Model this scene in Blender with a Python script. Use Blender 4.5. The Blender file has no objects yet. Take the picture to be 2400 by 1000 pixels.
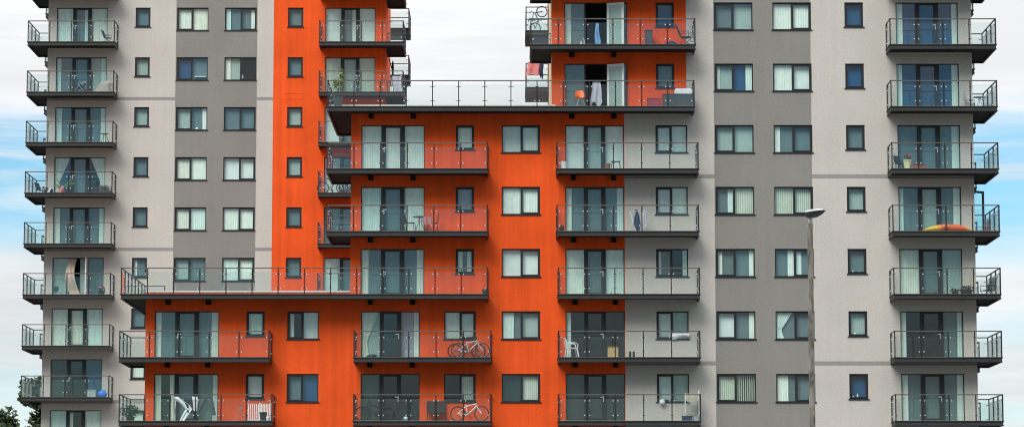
import bpy, math, random
from mathutils import Vector, Matrix
random.seed(7)
sc = bpy.context.scene
COL = sc.collection
# ------------------------------------------------------------------ camera geometry (metres; facade of the near building is Y = 0)
F_PX, CX, CY, YH = 7000.0, 1200.0, 500.0, 1330.0
TH = math.atan((YH - CY) / F_PX)
EYE = 1.65
CAMY = -133.19
YL = 164.1 - 133.19          # facade plane of the rear tower
def zat(v, Y): return EYE + (Y - CAMY) * math.tan(TH - math.atan((v - CY) / F_PX))
def xat(u, Y, z): return (u - CX) / F_PX * ((Y - CAMY) * math.cos(TH) + (z - EYE) * math.sin(TH))
def F(k): return 16.5 + 2.8 * k        # finished floor of storey k
def H(k): return F(k) + 2.15           # window head of storey k

# ------------------------------------------------------------------ mesh builder
class MB:
    def __init__(s): s.v = []; s.f = []; s.m = []; s.cur = 0
    def add(s, vs, fs):
        b = len(s.v); s.v += [tuple(p) for p in vs]
        for f in fs: s.f.append([b + i for i in f]); s.m.append(s.cur)
    def box(s, x0, x1, y0, y1, z0, z1):
        v = [(x0,y0,z0),(x1,y0,z0),(x1,y1,z0),(x0,y1,z0),(x0,y0,z1),(x1,y0,z1),(x1,y1,z1),(x0,y1,z1)]
        s.add(v, [(0,3,2,1),(4,5,6,7),(0,1,5,4),(1,2,6,5),(2,3,7,6),(3,0,4,7)])
    def quad(s, a, b, c, d): s.add([a,b,c,d], [(0,1,2,3)])
    def prism(s, poly, z0, z1):
        n = len(poly)
        v = [(x,y,z0) for x,y in poly] + [(x,y,z1) for x,y in poly]
        s.add(v, [tuple(range(n))[::-1], tuple(range(n,2*n))] + [(i,(i+1)%n,n+(i+1)%n,n+i) for i in range(n)])
    def bar(s, p, q, hw, z0, z1):          # horizontal bar between plan points p and q
        d = Vector((q[0]-p[0], q[1]-p[1])); d.normalize(); n = Vector((-d.y, d.x)) * hw
        s.prism([(p[0]-n.x,p[1]-n.y),(q[0]-n.x,q[1]-n.y),(q[0]+n.x,q[1]+n.y),(p[0]+n.x,p[1]+n.y)], z0, z1)
    def tube(s, pts, r, n=6, cap=True):
        pts = [Vector(p) for p in pts]; rr = r if isinstance(r, (list,tuple)) else [r]*len(pts)
        rings = []; vs = []; up = None
        for i, p in enumerate(pts):
            t = (pts[min(i+1,len(pts)-1)] - pts[max(i-1,0)])
            if t.length < 1e-9: t = Vector((0,0,1))
            t.normalize()
            if up is None:
                up = Vector((0,0,1)) if abs(t.z) < .9 else Vector((1,0,0))
            a = t.cross(up)
            if a.length < 1e-6: a = t.cross(Vector((0,1,0)))
            a.normalize(); b = a.cross(t).normalized(); up = b
            for j in range(n):
                th = 2*math.pi*j/n
                vs.append(p + (a*math.cos(th) + b*math.sin(th)) * rr[i])
        fs = []
        for i in range(len(pts)-1):
            for j in range(n):
                fs.append((i*n+j, i*n+(j+1)%n, (i+1)*n+(j+1)%n, (i+1)*n+j))
        if cap: fs += [tuple(range(n))[::-1], tuple(range((len(pts)-1)*n, len(pts)*n))]
        s.add(vs, fs)
    def ring(s, c, R, r, axis='y', n=20, m=5):   # torus
        vs = []; fs = []
        for i in range(n):
            a = 2*math.pi*i/n
            for j in range(m):
                b = 2*math.pi*j/m
                q = R + r*math.cos(b); h = r*math.sin(b)
                x, y, z = q*math.cos(a), h, q*math.sin(a)
                if axis == 'z': x, y, z = q*math.cos(a), q*math.sin(a), h
                if axis == 'x': x, y, z = h, q*math.cos(a), q*math.sin(a)
                vs.append((c[0]+x, c[1]+y, c[2]+z))
        for i in range(n):
            for j in range(m):
                fs.append((i*m+j, ((i+1)%n)*m+j, ((i+1)%n)*m+(j+1)%m, i*m+(j+1)%m))
        s.add(vs, fs)
    def lathe(s, prof, c=(0,0,0), n=14):
        vs = []; fs = []
        for r, z in prof:
            for j in range(n):
                a = 2*math.pi*j/n; vs.append((c[0]+r*math.cos(a), c[1]+r*math.sin(a), c[2]+z))
        for i in range(len(prof)-1):
            for j in range(n): fs.append((i*n+j, i*n+(j+1)%n, (i+1)*n+(j+1)%n, (i+1)*n+j))
        fs.append(tuple(range(n))[::-1]); fs.append(tuple(range((len(prof)-1)*n, len(prof)*n)))
        s.add(vs, fs)
    def blob(s, c, r, nu=12, nv=8, jit=0.0, seed=0):
        rnd = random.Random(seed); vs = []; fs = []
        for i in range(nv+1):
            t = math.pi*i/nv
            for j in range(nu):
                a = 2*math.pi*j/nu; k = 1 + jit*(rnd.random()-.5)
                vs.append((c[0]+r[0]*k*math.sin(t)*math.cos(a), c[1]+r[1]*k*math.sin(t)*math.sin(a), c[2]+r[2]*k*math.cos(t)))
        for i in range(nv):
            for j in range(nu): fs.append((i*nu+j, (i+1)*nu+j, (i+1)*nu+(j+1)%nu, i*nu+(j+1)%nu))
        s.add(vs, fs)
    def sheet(s, fn, nu, nv):
        vs = [fn(i/nu, j/nv) for j in range(nv+1) for i in range(nu+1)]
        s.add(vs, [(j*(nu+1)+i, j*(nu+1)+i+1, (j+1)*(nu+1)+i+1, (j+1)*(nu+1)+i) for j in range(nv) for i in range(nu)])
    def leaves(s, c, r, n, size, seed=0, mats=1):
        rnd = random.Random(seed)
        for _ in range(n):
            d = Vector((rnd.gauss(0,1), rnd.gauss(0,1), rnd.gauss(0,1))).normalized() * (rnd.random()**.4)
            p = Vector((c[0]+d.x*r[0], c[1]+d.y*r[1], c[2]+d.z*r[2]))
            a = Vector((rnd.gauss(0,1), rnd.gauss(0,1), rnd.gauss(0,1))).normalized()
            b = a.cross(Vector((rnd.gauss(0,1), rnd.gauss(0,1), rnd.gauss(0,1)))).normalized()
            k = size*(.6+.8*rnd.random()); s.cur = rnd.randrange(mats)
            s.add([p-a*k, p-b*k*.55, p+a*k, p+b*k*.55], [(0,1,2,3)])
        s.cur = 0
    def build(s, name, mats, parent=None, loc=(0,0,0), rz=0.0, smooth=False):
        me = bpy.data.meshes.new(name); me.from_pydata(s.v, [], s.f); me.update()
        for m in (mats if isinstance(mats, (list,tuple)) else [mats]): me.materials.append(M[m])
        me.polygons.foreach_set('material_index', s.m)
        if smooth: me.polygons.foreach_set('use_smooth', [True]*len(s.f))
        o = bpy.data.objects.new(name, me); COL.objects.link(o)
        o.location = loc; o.rotation_euler = (0,0,rz)
        if parent: o.parent = parent
        return o
def tag(o, label=None, cat=None, group=None, kind=None):
    if label: o['label'] = label
    if cat: o['category'] = cat
    if group: o['group'] = group
    if kind: o['kind'] = kind
    return o
def thing(name, label, cat, loc=(0,0,0), rz=0.0, group=None, scale=1.0):
    o = bpy.data.objects.new(name, None); COL.objects.link(o)
    o.empty_display_size = .2
    o.location = loc; o.rotation_euler = (0,0,rz); o.scale = (scale,)*3
    return tag(o, label, cat, group)

# ------------------------------------------------------------------ materials
M = {}
def lin(r, g, b):
    f = lambda c: (c/255/12.92) if c/255 <= .04045 else ((c/255+.055)/1.055)**2.4
    return (f(r), f(g), f(b), 1)
def newmat(name):
    m = bpy.data.materials.new(name); m.use_nodes = True; M[name] = m
    nt = m.node_tree; return m, nt, nt.nodes, nt.links, nt.nodes['Principled BSDF']
def plain(name, col, rough=.6, metal=0.0, var=.12, scale=6.0, bump=0.0):
    m, nt, N, L, b = newmat(name)
    tc = N.new('ShaderNodeTexCoord'); no = N.new('ShaderNodeTexNoise'); no.inputs['Scale'].default_value = scale; no.inputs['Detail'].default_value = 5
    L.new(tc.outputs['Object'], no.inputs['Vector'])
    mr = N.new('ShaderNodeMapRange'); mr.inputs['From Min'].default_value = .3; mr.inputs['From Max'].default_value = .7
    mr.inputs['To Min'].default_value = 1-var; mr.inputs['To Max'].default_value = 1+var
    L.new(no.outputs['Fac'], mr.inputs['Value'])
    mx = N.new('ShaderNodeVectorMath'); mx.operation = 'SCALE'; mx.inputs[0].default_value = col[:3]
    L.new(mr.outputs['Result'], mx.inputs['Scale']); L.new(mx.outputs['Vector'], b.inputs['Base Color'])
    b.inputs['Roughness'].default_value = rough; b.inputs['Metallic'].default_value = metal
    if bump:
        bp = N.new('ShaderNodeBump'); bp.inputs['Strength'].default_value = bump; bp.inputs['Distance'].default_value = .02
        L.new(no.outputs['Fac'], bp.inputs['Height']); L.new(bp.outputs['Normal'], b.inputs['Normal'])
    return m
def stucco(name, col, mott=.06, streak=.03, grain=.09):
    m, nt, N, L, b = newmat(name)
    tc = N.new('ShaderNodeTexCoord')
    def noise(scale, detail, mapping=None):
        n = N.new('ShaderNodeTexNoise'); n.inputs['Scale'].default_value = scale; n.inputs['Detail'].default_value = detail
        if mapping:
            mp = N.new('ShaderNodeMapping'); mp.inputs['Scale'].default_value = mapping
            L.new(tc.outputs['Object'], mp.inputs['Vector']); L.new(mp.outputs['Vector'], n.inputs['Vector'])
        else: L.new(tc.outputs['Object'], n.inputs['Vector'])
        return n
    def rng(sock, a, lo=.3, hi=.7):
        r = N.new('ShaderNodeMapRange'); r.inputs['From Min'].default_value = lo; r.inputs['From Max'].default_value = hi
        r.inputs['To Min'].default_value = 1-a; r.inputs['To Max'].default_value = 1+a*.6
        L.new(sock, r.inputs['Value']); return r.outputs['Result']
    def mul(a, b_):
        k = N.new('ShaderNodeMath'); k.operation = 'MULTIPLY'; L.new(a, k.inputs[0]); L.new(b_, k.inputs[1]); return k.outputs[0]
    big = noise(.45, 6); fine = noise(13, 4); st = noise(1.0, 5, (3.6, 3.6, .11))
    val = mul(mul(rng(big.outputs['Fac'], mott), rng(fine.outputs['Fac'], grain)), rng(st.outputs['Fac'], streak))
    mx = N.new('ShaderNodeVectorMath'); mx.operation = 'SCALE'; mx.inputs[0].default_value = col[:3]
    L.new(val, mx.inputs['Scale']); L.new(mx.outputs['Vector'], b.inputs['Base Color'])
    b.inputs['Roughness'].default_value = .9; b.inputs['Specular IOR Level'].default_value = .25
    bp = N.new('ShaderNodeBump'); bp.inputs['Strength'].default_value = .35; bp.inputs['Distance'].default_value = .01
    L.new(fine.outputs['Fac'], bp.inputs['Height']); L.new(bp.outputs['Normal'], b.inputs['Normal'])
def glass(name, tint, base, fres, wob=0.0):
    m = bpy.data.materials.new(name); m.use_nodes = True; M[name] = m
    nt = m.node_tree; N = nt.nodes; L = nt.links; N.clear()
    out = N.new('ShaderNodeOutputMaterial'); mix = N.new('ShaderNodeMixShader')
    tr = N.new('ShaderNodeBsdfTransparent'); tr.inputs['Color'].default_value = tint + (1,)
    gl = N.new('ShaderNodeBsdfGlossy'); gl.inputs['Roughness'].default_value = 0.0; gl.inputs['Color'].default_value = (.95,.98,1,1)
    lw = N.new('ShaderNodeLayerWeight'); lw.inputs['Blend'].default_value = .5
    pw = N.new('ShaderNodeMath'); pw.operation = 'POWER'; pw.inputs[1].default_value = 5.0; L.new(lw.outputs['Facing'], pw.inputs[0])
    ma = N.new('ShaderNodeMath'); ma.operation = 'MULTIPLY_ADD'; ma.inputs[1].default_value = fres; ma.inputs[2].default_value = base
    ma.use_clamp = True
    L.new(pw.outputs[0], ma.inputs[0]); L.new(ma.outputs[0], mix.inputs['Fac'])
    L.new(tr.outputs[0], mix.inputs[1]); L.new(gl.outputs[0], mix.inputs[2]); L.new(mix.outputs[0], out.inputs['Surface'])
    if wob:
        tc = N.new('ShaderNodeTexCoord'); no = N.new('ShaderNodeTexNoise'); no.inputs['Scale'].default_value = .9; no.inputs['Detail'].default_value = 1
        bp = N.new('ShaderNodeBump'); bp.inputs['Strength'].default_value = wob; bp.inputs['Distance'].default_value = .05
        L.new(tc.outputs['Object'], no.inputs['Vector']); L.new(no.outputs['Fac'], bp.inputs['Height']); L.new(bp.outputs['Normal'], gl.inputs['Normal'])
# walls
stucco('light_grey_render', (.535,.497,.447))
stucco('dark_grey_render', (.245,.230,.208))
stucco('band_grey', (.285,.268,.25))
stucco('orange_render', (.82,.094,.013), mott=.15, streak=.12, grain=.08)
stucco('cream_render', (.80,.55,.38))
plain('dark_frame', (.006,.008,.010), .5)
plain('white_frame', (.75,.76,.74), .5, var=.04)
plain('steel_dark', (.007,.008,.008), .5)
plain('fascia_lit', (.022,.022,.020), .55, var=.15, scale=2)  # paler as the lit face; lip shading is painted with the darker steel
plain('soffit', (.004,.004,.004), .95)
plain('deck_bounce', (.34,.33,.31), .9)  # pale floor layer, unseen from below, added to bounce light onto the walls
plain('handrail', (.11,.115,.105), .42, .4)
plain('clamp', (.75,.77,.78), .3, .7, var=.03)
plain('coping', (.62,.61,.58), .6)
plain('room', (.15,.15,.145), .9)
plain('roof', (.12,.12,.12), .9)
glass('window_glass', (.88,.98,.95), .11, .9, .02)
glass('rail_glass', (.94,.97,.96), .048, .9)
for n_, c_ in (('curtain_white',(.88,.88,.82)), ('curtain_cool',(.78,.86,.82)), ('curtain_warm',(.85,.82,.72)), ('net_teal',(.42,.49,.46)),
               ('net_dim_room',(.15,.20,.22)), ('blind_white',(.88,.89,.86)), ('blind_sky_reflection',(.012,.08,.20)), ('blind_slat',(.80,.80,.68)),
               ('blind_dim',(.035,.045,.047)), ('beige_cloth',(.62,.50,.40)), ('lilac_net',(.38,.36,.46))):
    plain(n_, c_, .9, var=.06, scale=3)
for n_, c_, r_ in (('white_plastic',(.80,.80,.79),.4), ('orange_plastic',(.85,.16,.015),.4), ('black_rubber',(.012,.012,.012),.7), ('black_plastic',(.02,.02,.022),.5),
               ('dark_fabric',(.025,.022,.035),.9), ('white_cloth',(.78,.79,.82),.9), ('lilac_cloth',(.52,.50,.58),.9), ('blue_cloth',(.22,.42,.70),.9), ('navy_cloth',(.03,.045,.10),.9),
               ('pink_cloth',(.58,.20,.20),.9), ('red_box',(.35,.03,.06),.6), ('grey_box',(.055,.065,.07),.6), ('cardboard',(.50,.33,.15),.85), ('terracotta',(.26,.10,.06),.85),
               ('cream_pot',(.72,.66,.40),.6), ('leaf_green',(.10,.19,.05),.7), ('leaf_pale',(.20,.22,.05),.7), ('leaf_dark',(.015,.035,.012),.8), ('flower_red',(.65,.10,.06),.7),
               ('flower_pink',(.60,.12,.30),.7), ('heather',(.20,.10,.08),.9), ('alu',(.55,.56,.57),.35), ('blue_bag',(.05,.20,.75),.4), ('clear_box',(.42,.46,.46),.3), ('tarp',(.40,.35,.30),.6),
               ('bark',(.05,.04,.03),.95), ('wicker',(.035,.025,.02),.8), ('yellow_plastic',(.80,.50,.02),.4), ('wood',(.35,.22,.12),.7), ('straw',(.42,.39,.32),.9), ('teal_plastic',(.10,.35,.32),.4), ('grey_cloth',(.09,.10,.11),.9), ('concrete_lichen',(.22,.20,.16),.95), ('lamp_shell',(.52,.53,.52),.45), ('lamp_glass',(.03,.03,.03),.3), ('silver_paint',(.50,.52,.56),.35)):
    plain(n_, c_, r_, metal=.8 if n_=='alu' else 0, var=.10)
def foliage_mat(name, col):
    m, nt, N, L, b = newmat(name)
    tc = N.new('ShaderNodeTexCoord'); no = N.new('ShaderNodeTexNoise'); no.inputs['Scale'].default_value = .9
    L.new(tc.outputs['Object'], no.inputs['Vector'])
    cr = N.new('ShaderNodeValToRGB'); cr.color_ramp.elements[0].position = .35; cr.color_ramp.elements[1].position = .65
    cr.color_ramp.elements[0].color = tuple(c*.5 for c in col)+(1,); cr.color_ramp.elements[1].color = tuple(min(1,c*1.4) for c in col)+(1,)
    L.new(no.outputs['Fac'], cr.inputs['Fac']); L.new(cr.outputs['Color'], b.inputs['Base Color']); b.inputs['Roughness'].default_value = .65
foliage_mat('tree_leaf', (.055,.10,.022)); foliage_mat('tree_leaf_dark', (.022,.045,.012))
# pole mottled with lichen
m, nt, N, L, b = newmat('pole_mottled')
tc = N.new('ShaderNodeTexCoord'); no = N.new('ShaderNodeTexNoise'); no.inputs['Scale'].default_value = 9; no.inputs['Detail'].default_value = 8
mp = N.new('ShaderNodeMapping'); mp.inputs['Scale'].default_value = (1,1,.35); L.new(tc.outputs['Object'], mp.inputs['Vector']); L.new(mp.outputs['Vector'], no.inputs['Vector'])
cr = N.new('ShaderNodeValToRGB'); cr.color_ramp.elements[0].position = .38; cr.color_ramp.elements[0].color = (.035,.03,.018,1)
cr.color_ramp.elements[1].position = .62; cr.color_ramp.elements[1].color = (.15,.14,.12,1)
L.new(no.outputs['Fac'], cr.inputs['Fac']); L.new(cr.outputs['Color'], b.inputs['Base Color']); b.inputs['Roughness'].default_value = .9
# kayak: yellow ends melting into orange
m, nt, N, L, b = newmat('kayak_hull')
tc = N.new('ShaderNodeTexCoord'); sx = N.new('ShaderNodeSeparateXYZ'); L.new(tc.outputs['Object'], sx.inputs[0])
no = N.new('ShaderNodeTexNoise'); no.inputs['Scale'].default_value = 3; L.new(tc.outputs['Object'], no.inputs['Vector'])
ad = N.new('ShaderNodeMath'); ad.operation = 'MULTIPLY_ADD'; ad.inputs[1].default_value = .9; L.new(no.outputs['Fac'], ad.inputs[0]); L.new(sx.outputs['X'], ad.inputs[2])
cr = N.new('ShaderNodeValToRGB'); e = cr.color_ramp.elements
mrk = N.new('ShaderNodeMapRange'); mrk.inputs['From Min'].default_value = -.75; mrk.inputs['From Max'].default_value = 1.65; L.new(ad.outputs[0], mrk.inputs['Value'])
e[0].position = 0; e[0].color = (.80,.14,.01,1); e[1].position = 1; e[1].color = (.55,.42,.02,1)
for p_, c_ in ((.10,(.78,.50,.02,1)), (.24,(.78,.50,.02,1)), (.36,(.85,.15,.01,1)), (.82,(.85,.13,.01,1)), (.92,(.75,.42,.02,1))):
    q = e.new(p_); q.color = c_
L.new(mrk.outputs[0], cr.inputs['Fac']); L.new(cr.outputs['Color'], b.inputs['Base Color']); b.inputs['Roughness'].default_value = .35
plain('asphalt', (.06,.06,.06), .9)

# ------------------------------------------------------------------ ground (well below the frame)
g = MB(); g.quad((-900,-400,0),(900,-400,0),(900,2500,0),(-900,2500,0)); tag(g.build('ground', 'asphalt'), kind='structure')

# ------------------------------------------------------------------ the two buildings
near = thing('apartment_building', 'nearer stepped apartment building, orange middle and low wing with grey right-hand tower', 'building', (0,0,0))
rear = thing('apartment_building', 'set-back left apartment tower in light grey, dark grey and one orange strip', 'building', (0,YL,0))

def wx(u, v, Y): return xat(u, Y, zat(v, Y))
# key vertical edges
XW, XM, XT = wx(340,850,0), wx(822,480,0), wx(1293,150,0)
XO2, XO1 = wx(1464,480,0), wx(1608,130,0)
XD0, XD1, XR = wx(1675,480,0), wx(1904,480,0), wx(2284,480,0)
ZW, ZM, ZTOP = F(-1)+.20, F(2)+.20, F(6)+1.0
LX0, LXD0, LXD1, LXO, LXR = wx(105,500,YL), wx(407,500,YL), wx(599,500,YL), wx(637.5,500,YL), wx(904,100,YL)
LZTOP = F(8)+1.0

CURT = {'C':None}
def curtain_sheet(mb, x0, x1, y, z0, z1, seed, amp=.022, shape=None):
    rnd = random.Random(seed); w = x1-x0
    nw = max(2, w/.11); ph = rnd.random()*6; ph2 = rnd.random()*6
    nu = max(6, int(w/.03))
    def fn(u, t):
        xx = x0 + u*w
        if shape:
            a, bb = shape(t); xx = x0 + w*(a + (bb-a)*u)
        d = amp*(math.sin(u*nw*6.28+ph+.5*math.sin(3*t+ph2)) + .5*math.sin(u*nw*2.3*6.28+ph2))
        return (xx, y+d+.02, z0+(z1-z0)*t)
    mb.sheet(fn, nu, 8)
def tied_l(t):   # t=0 bottom .. 1 top, curtain gathered to the left
    k = .30 + .0*t if t < .35 else .30 + (t-.35)/.65*.62
    if t < .35: k = .30 + (.35-t)*.45
    return (0, k)
def tied_r(t):
    a, bq = tied_l(t); return (1-bq, 1)
def fill(parent, code, x0, x1, y, z0, z1, seed):
    """curtains and blinds behind one pane, or sheets toned for its reflection and dimness"""
    w = x1-x0; rnd = random.Random(seed*31+7)
    cm = rnd.choice(['curtain_white','curtain_white','curtain_cool','curtain_warm'])
    for ch in code:
        mb = MB()
        if ch == 'C': curtain_sheet(mb, x0, x1, y, z0, z1, seed); mb.build('curtain', cm, parent, smooth=True)
        elif ch == 'N': curtain_sheet(mb, x0, x1, y+.06, z0, z1, seed, .008); mb.build('curtain', rnd.choice(['net_teal','net_teal','net_dim_room']), parent, smooth=True)
        elif ch == 'n': curtain_sheet(mb, x0, x1, y+.06, z0, z1, seed, .008); mb.build('curtain', 'net_dim_room', parent, smooth=True)  # also hung in clear panes, its tone standing in for dim rooms
        elif ch == 'L': curtain_sheet(mb, x0, x1, y+.06, z0, z1, seed, .008); mb.build('curtain', 'lilac_net', parent, smooth=True)
        elif ch in 'lr2e':
            k = .26+.12*rnd.random()
            for s_ in ('l','r'):
                if ch == s_ or ch in '2e':
                    mb2 = MB()
                    if s_ == 'l': curtain_sheet(mb2, x0, x0+k*w, y, z0, z1, seed+1)
                    else: curtain_sheet(mb2, x1-k*w, x1, y, z0, z1, seed+2)
                    mb2.build('curtain', cm, parent, smooth=True)
        elif ch == 'm': curtain_sheet(mb, x0, x0+.62*w, y, z0, z1, seed); mb.build('curtain', cm, parent, smooth=True)
        elif ch == 't': curtain_sheet(mb, x0, x1, y, z0, z1, seed, .03, tied_l); mb.build('curtain', cm, parent, smooth=True)
        elif ch == 'T': curtain_sheet(mb, x0, x1, y, z0, z1, seed, .03, tied_r); mb.build('curtain', cm, parent, smooth=True)
        elif ch in 'WBb':
            mb.box(x0, x1, y+.09, y+.10, z0 + (0 if ch != 'b' else .0), z1)
            mb.build('blind_or_reflection', {'W':'blind_white','B':'blind_sky_reflection','b':'blind_dim'}[ch], parent)  # blue sheet also paints the sky's reflection in some panes
        elif ch in 'Vv':
            n = max(3, int(w/.09)); st = w/n
            for i in range(n):
                a = st*(.46 if ch == 'V' else .30)
                cxx = x0+st*(i+.5); sl = .03 if ch == 'V' else .045
                mb.add([(cxx-a,y+.02,z0+.02),(cxx+a,y+.02+sl,z0+.02),(cxx+a,y+.02+sl,z1),(cxx-a,y+.02,z1)], [(0,1,2,3)])
            mb.build('blind_or_reflection', 'blind_slat', parent)
SEED = [0]
def nxt(): SEED[0] += 1; return SEED[0]
holes = {id(near):[], id(rear):[]}
PT = random.Random(21)
def tilt_pane(mb, a, b_, c, d):      # real panes never sit perfectly true
    h, w = d-c, b_-a; tx, tz = PT.uniform(-.014,.014)*w, PT.uniform(-.014,.014)*h
    tx = max(-.014, min(.014, tx)); tz = max(-.014, min(.014, tz))
    y = lambda i, j: .112 + (tx*(i-.5)) + tz*(j-.5)
    mb.quad((a,y(0,0),c),(b_,y(1,0),c),(b_,y(1,1),d),(a,y(0,1),d))
def window(bld, Y, xa, xb, ztop, h, codes, casement=None):
    """frame set 0.09 m back; codes = one string per pane; casement = index of the opening sash"""
    holes[id(bld)].append((xa, xb, ztop-h, ztop)); sd = nxt()
    yl = Y - bld.location.y; w = xb-xa; ox = xa
    fr = MB(); e = .05; y0, y1 = .075, .145
    fr.box(0, w, y0, y1, h-e, h); fr.box(0, w, y0, y1, 0, e); fr.box(0, e, y0, y1, e, h-e); fr.box(w-e, w, y0, y1, e, h-e)
    n = len(codes); xs = [e] + [e+(w-2*e)*i/n for i in range(1,n)] + [w-e]
    panes = []
    for i in range(n):
        a, b_ = xs[i] + (.022 if i else 0), xs[i+1] - (.022 if i < n-1 else 0)
        if i: fr.box(xs[i]-.022, xs[i]+.022, y0+.003, y1-.003, e, h-e)
        if casement == i:
            c = .06; q0 = y0-.014
            fr.box(a, b_, q0, y1-.02, h-e-c, h-e); fr.box(a, b_, q0, y1-.02, e, e+c)
            fr.box(a, a+c, q0, y1-.02, e+c, h-e-c); fr.box(b_-c, b_, q0, y1-.02, e+c, h-e-c)
            panes.append((a+c, b_-c, e+c, h-e-c))
        else: panes.append((a, b_, e, h-e))
    o = fr.build('window', 'dark_frame', bld, (ox, yl, ztop-h))
    sl = MB(); sl.box(-.05, w+.05, -.045, .073, -.035, .012); sl.build('window_sill', 'dark_frame', o)
    gm = MB()
    for a, b_, c, d in panes: tilt_pane(gm, a, b_, c, d)
    if codes != ('K',): gm.build('pane', 'window_glass', o)
    for i, (a, b_, c, d) in enumerate(panes): fill(o, codes[i], a-.03, b_+.03, .20, c-.03, d+.03, sd*5+i)
    return o
DW, DH = 2.84, 2.15
def door(bld, Y, xa, Fz, codes, handle='l', w=DW, leaf=False, empty_mid=False):
    holes[id(bld)].append((xa, xa+w, Fz, Fz+DH)); sd = nxt()
    yl = Y - bld.location.y; h = DH; y0, y1 = .075, .145; e = .04
    fr = MB()
    fr.box(0, w, y0, y1, h-e, h); fr.box(0, w, y0, y1, 0, .05); fr.box(0, e, y0, y1, .05, h-e); fr.box(w-e, w, y0, y1, .05, h-e)
    s0, s1, s2, s3 = .315*w, .385*w, .61*w, .685*w
    zt = h-e
    if not empty_mid:
        fr.box(s0, s1, y0-.01, y1-.002, .05, zt); fr.box(s2, s3, y0-.01, y1-.002, .05, zt)
        fr.box(s1, s2, y0-.008, y1-.004, zt-.07, zt); fr.box(s1, s2, y0-.008, y1-.004, .05, .17)
        panes = [(e,s0,.05,zt),(s1,s2,.17,zt-.07),(s3,w-e,.05,zt)]
    else:
        fr.box(s0, s0+.06, y0-.01, y1-.002, .05, zt); fr.box(s3-.06, s3, y0-.01, y1-.002, .05, zt)
        panes = [(e,s0,.05,zt),None,(s3,w-e,.05,zt)]
    o = fr.build('balcony_door', 'dark_frame', bld, (xa, yl, Fz))
    gm = MB()
    for p in panes:
        if p:
            tilt_pane(gm, *p)
            if empty_mid: gm.build('pane', 'window_glass', o); gm = MB()
    if not empty_mid: gm.build('pane', 'window_glass', o)
    for i, p in enumerate(panes):
        if p: a, b_, c, d = p; fill(o, codes[i], a-.03, b_+.03, .20, c-.03, d+.03, sd*5+i)
    if not empty_mid:
        hm = MB(); hx = (s0+s1)/2+.03 if handle == 'l' else (s2+s3)/2-.03; sg = -1 if handle == 'r' else 1
        hm.box(hx-.018, hx+.018, .045, .066, .92, 1.16); hm.box(min(hx,hx+sg*.13), max(hx,hx+sg*.13), .01, .045, 1.10, 1.135)
        hm.build('door_handle', 'clamp', o)
    if leaf:
        lm = MB(); lw = .80; c = .10
        lm.box(0, lw, -.025, .025, h-.16, h-.05); lm.box(0, lw, -.025, .025, .03, .15); lm.box(0, c, -.025, .025, .15, h-.16); lm.box(lw-c, lw, -.025, .025, .15, h-.16)
        lm.cur = 1; lm.quad((c,0,.15),(lw-c,0,.15),(lw-c,0,h-.16),(c,0,h-.16))
        lm.cur = 2; lm.quad((c,.02,.15),(lw-c,.02,.15),(lw-c,.02,h-.16),(c,.02,h-.16))
        lo = lm.build('door_leaf', ['white_frame','window_glass','net_teal'], o, (s3-.02, -.05, 0), -math.radians(20))
        lo['label'] = 'white inner side of an opened glazed door leaf'
    return o

# ------------------------------------------------------------------ balconies
def rail_run(pts, Fz, rm, panels, seg=1.2, close=True):
    """posts, handrail, clamps for a polyline of plan points (already local)"""
    done = set()
    for i in range(len(pts)-1):
        p, q = Vector(pts[i]), Vector(pts[i+1]); Ln = (q-p).length
        if Ln < .05: continue
        n = max(1, round(Ln/seg)); d = (q-p)/Ln; nm = Vector((-d.y, d.x))
        rm.cur = 1
        ex = d*.027
        rm.bar(tuple(p-ex), tuple(q+ex), .027, Fz+1.125, Fz+1.17)
        for j in range(n+1):
            c = p + d*(Ln*j/n); key = (round(c.x,2), round(c.y,2))
            if key not in done:
                done.add(key); rm.cur = 0
                rm.bar(tuple(c-d*.024), tuple(c+d*.024), .03, Fz-.06, Fz+1.124)
            for sgn in (-1, 1):
                if (j == 0 and sgn < 0) or (j == n and sgn > 0): continue
                for z in (.24, .88):
                    rm.cur = 0
                    a = c + d*(sgn*.024); b_ = c + d*(sgn*.085); rm.bar(tuple(a), tuple(b_), .012, Fz+z-.012, Fz+z+.012)
                    rm.cur = 2
                    a = c + d*(sgn*.075); b_ = c + d*(sgn*.125); rm.bar(tuple(a), tuple(b_), .022, Fz+z-.025, Fz+z+.025)
            if j < n:
                a = p + d*(Ln*j/n+.05); b_ = p + d*(Ln*(j+1)/n-.05)
                panels.append((a, b_, nm))
    rm.cur = 0
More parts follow.
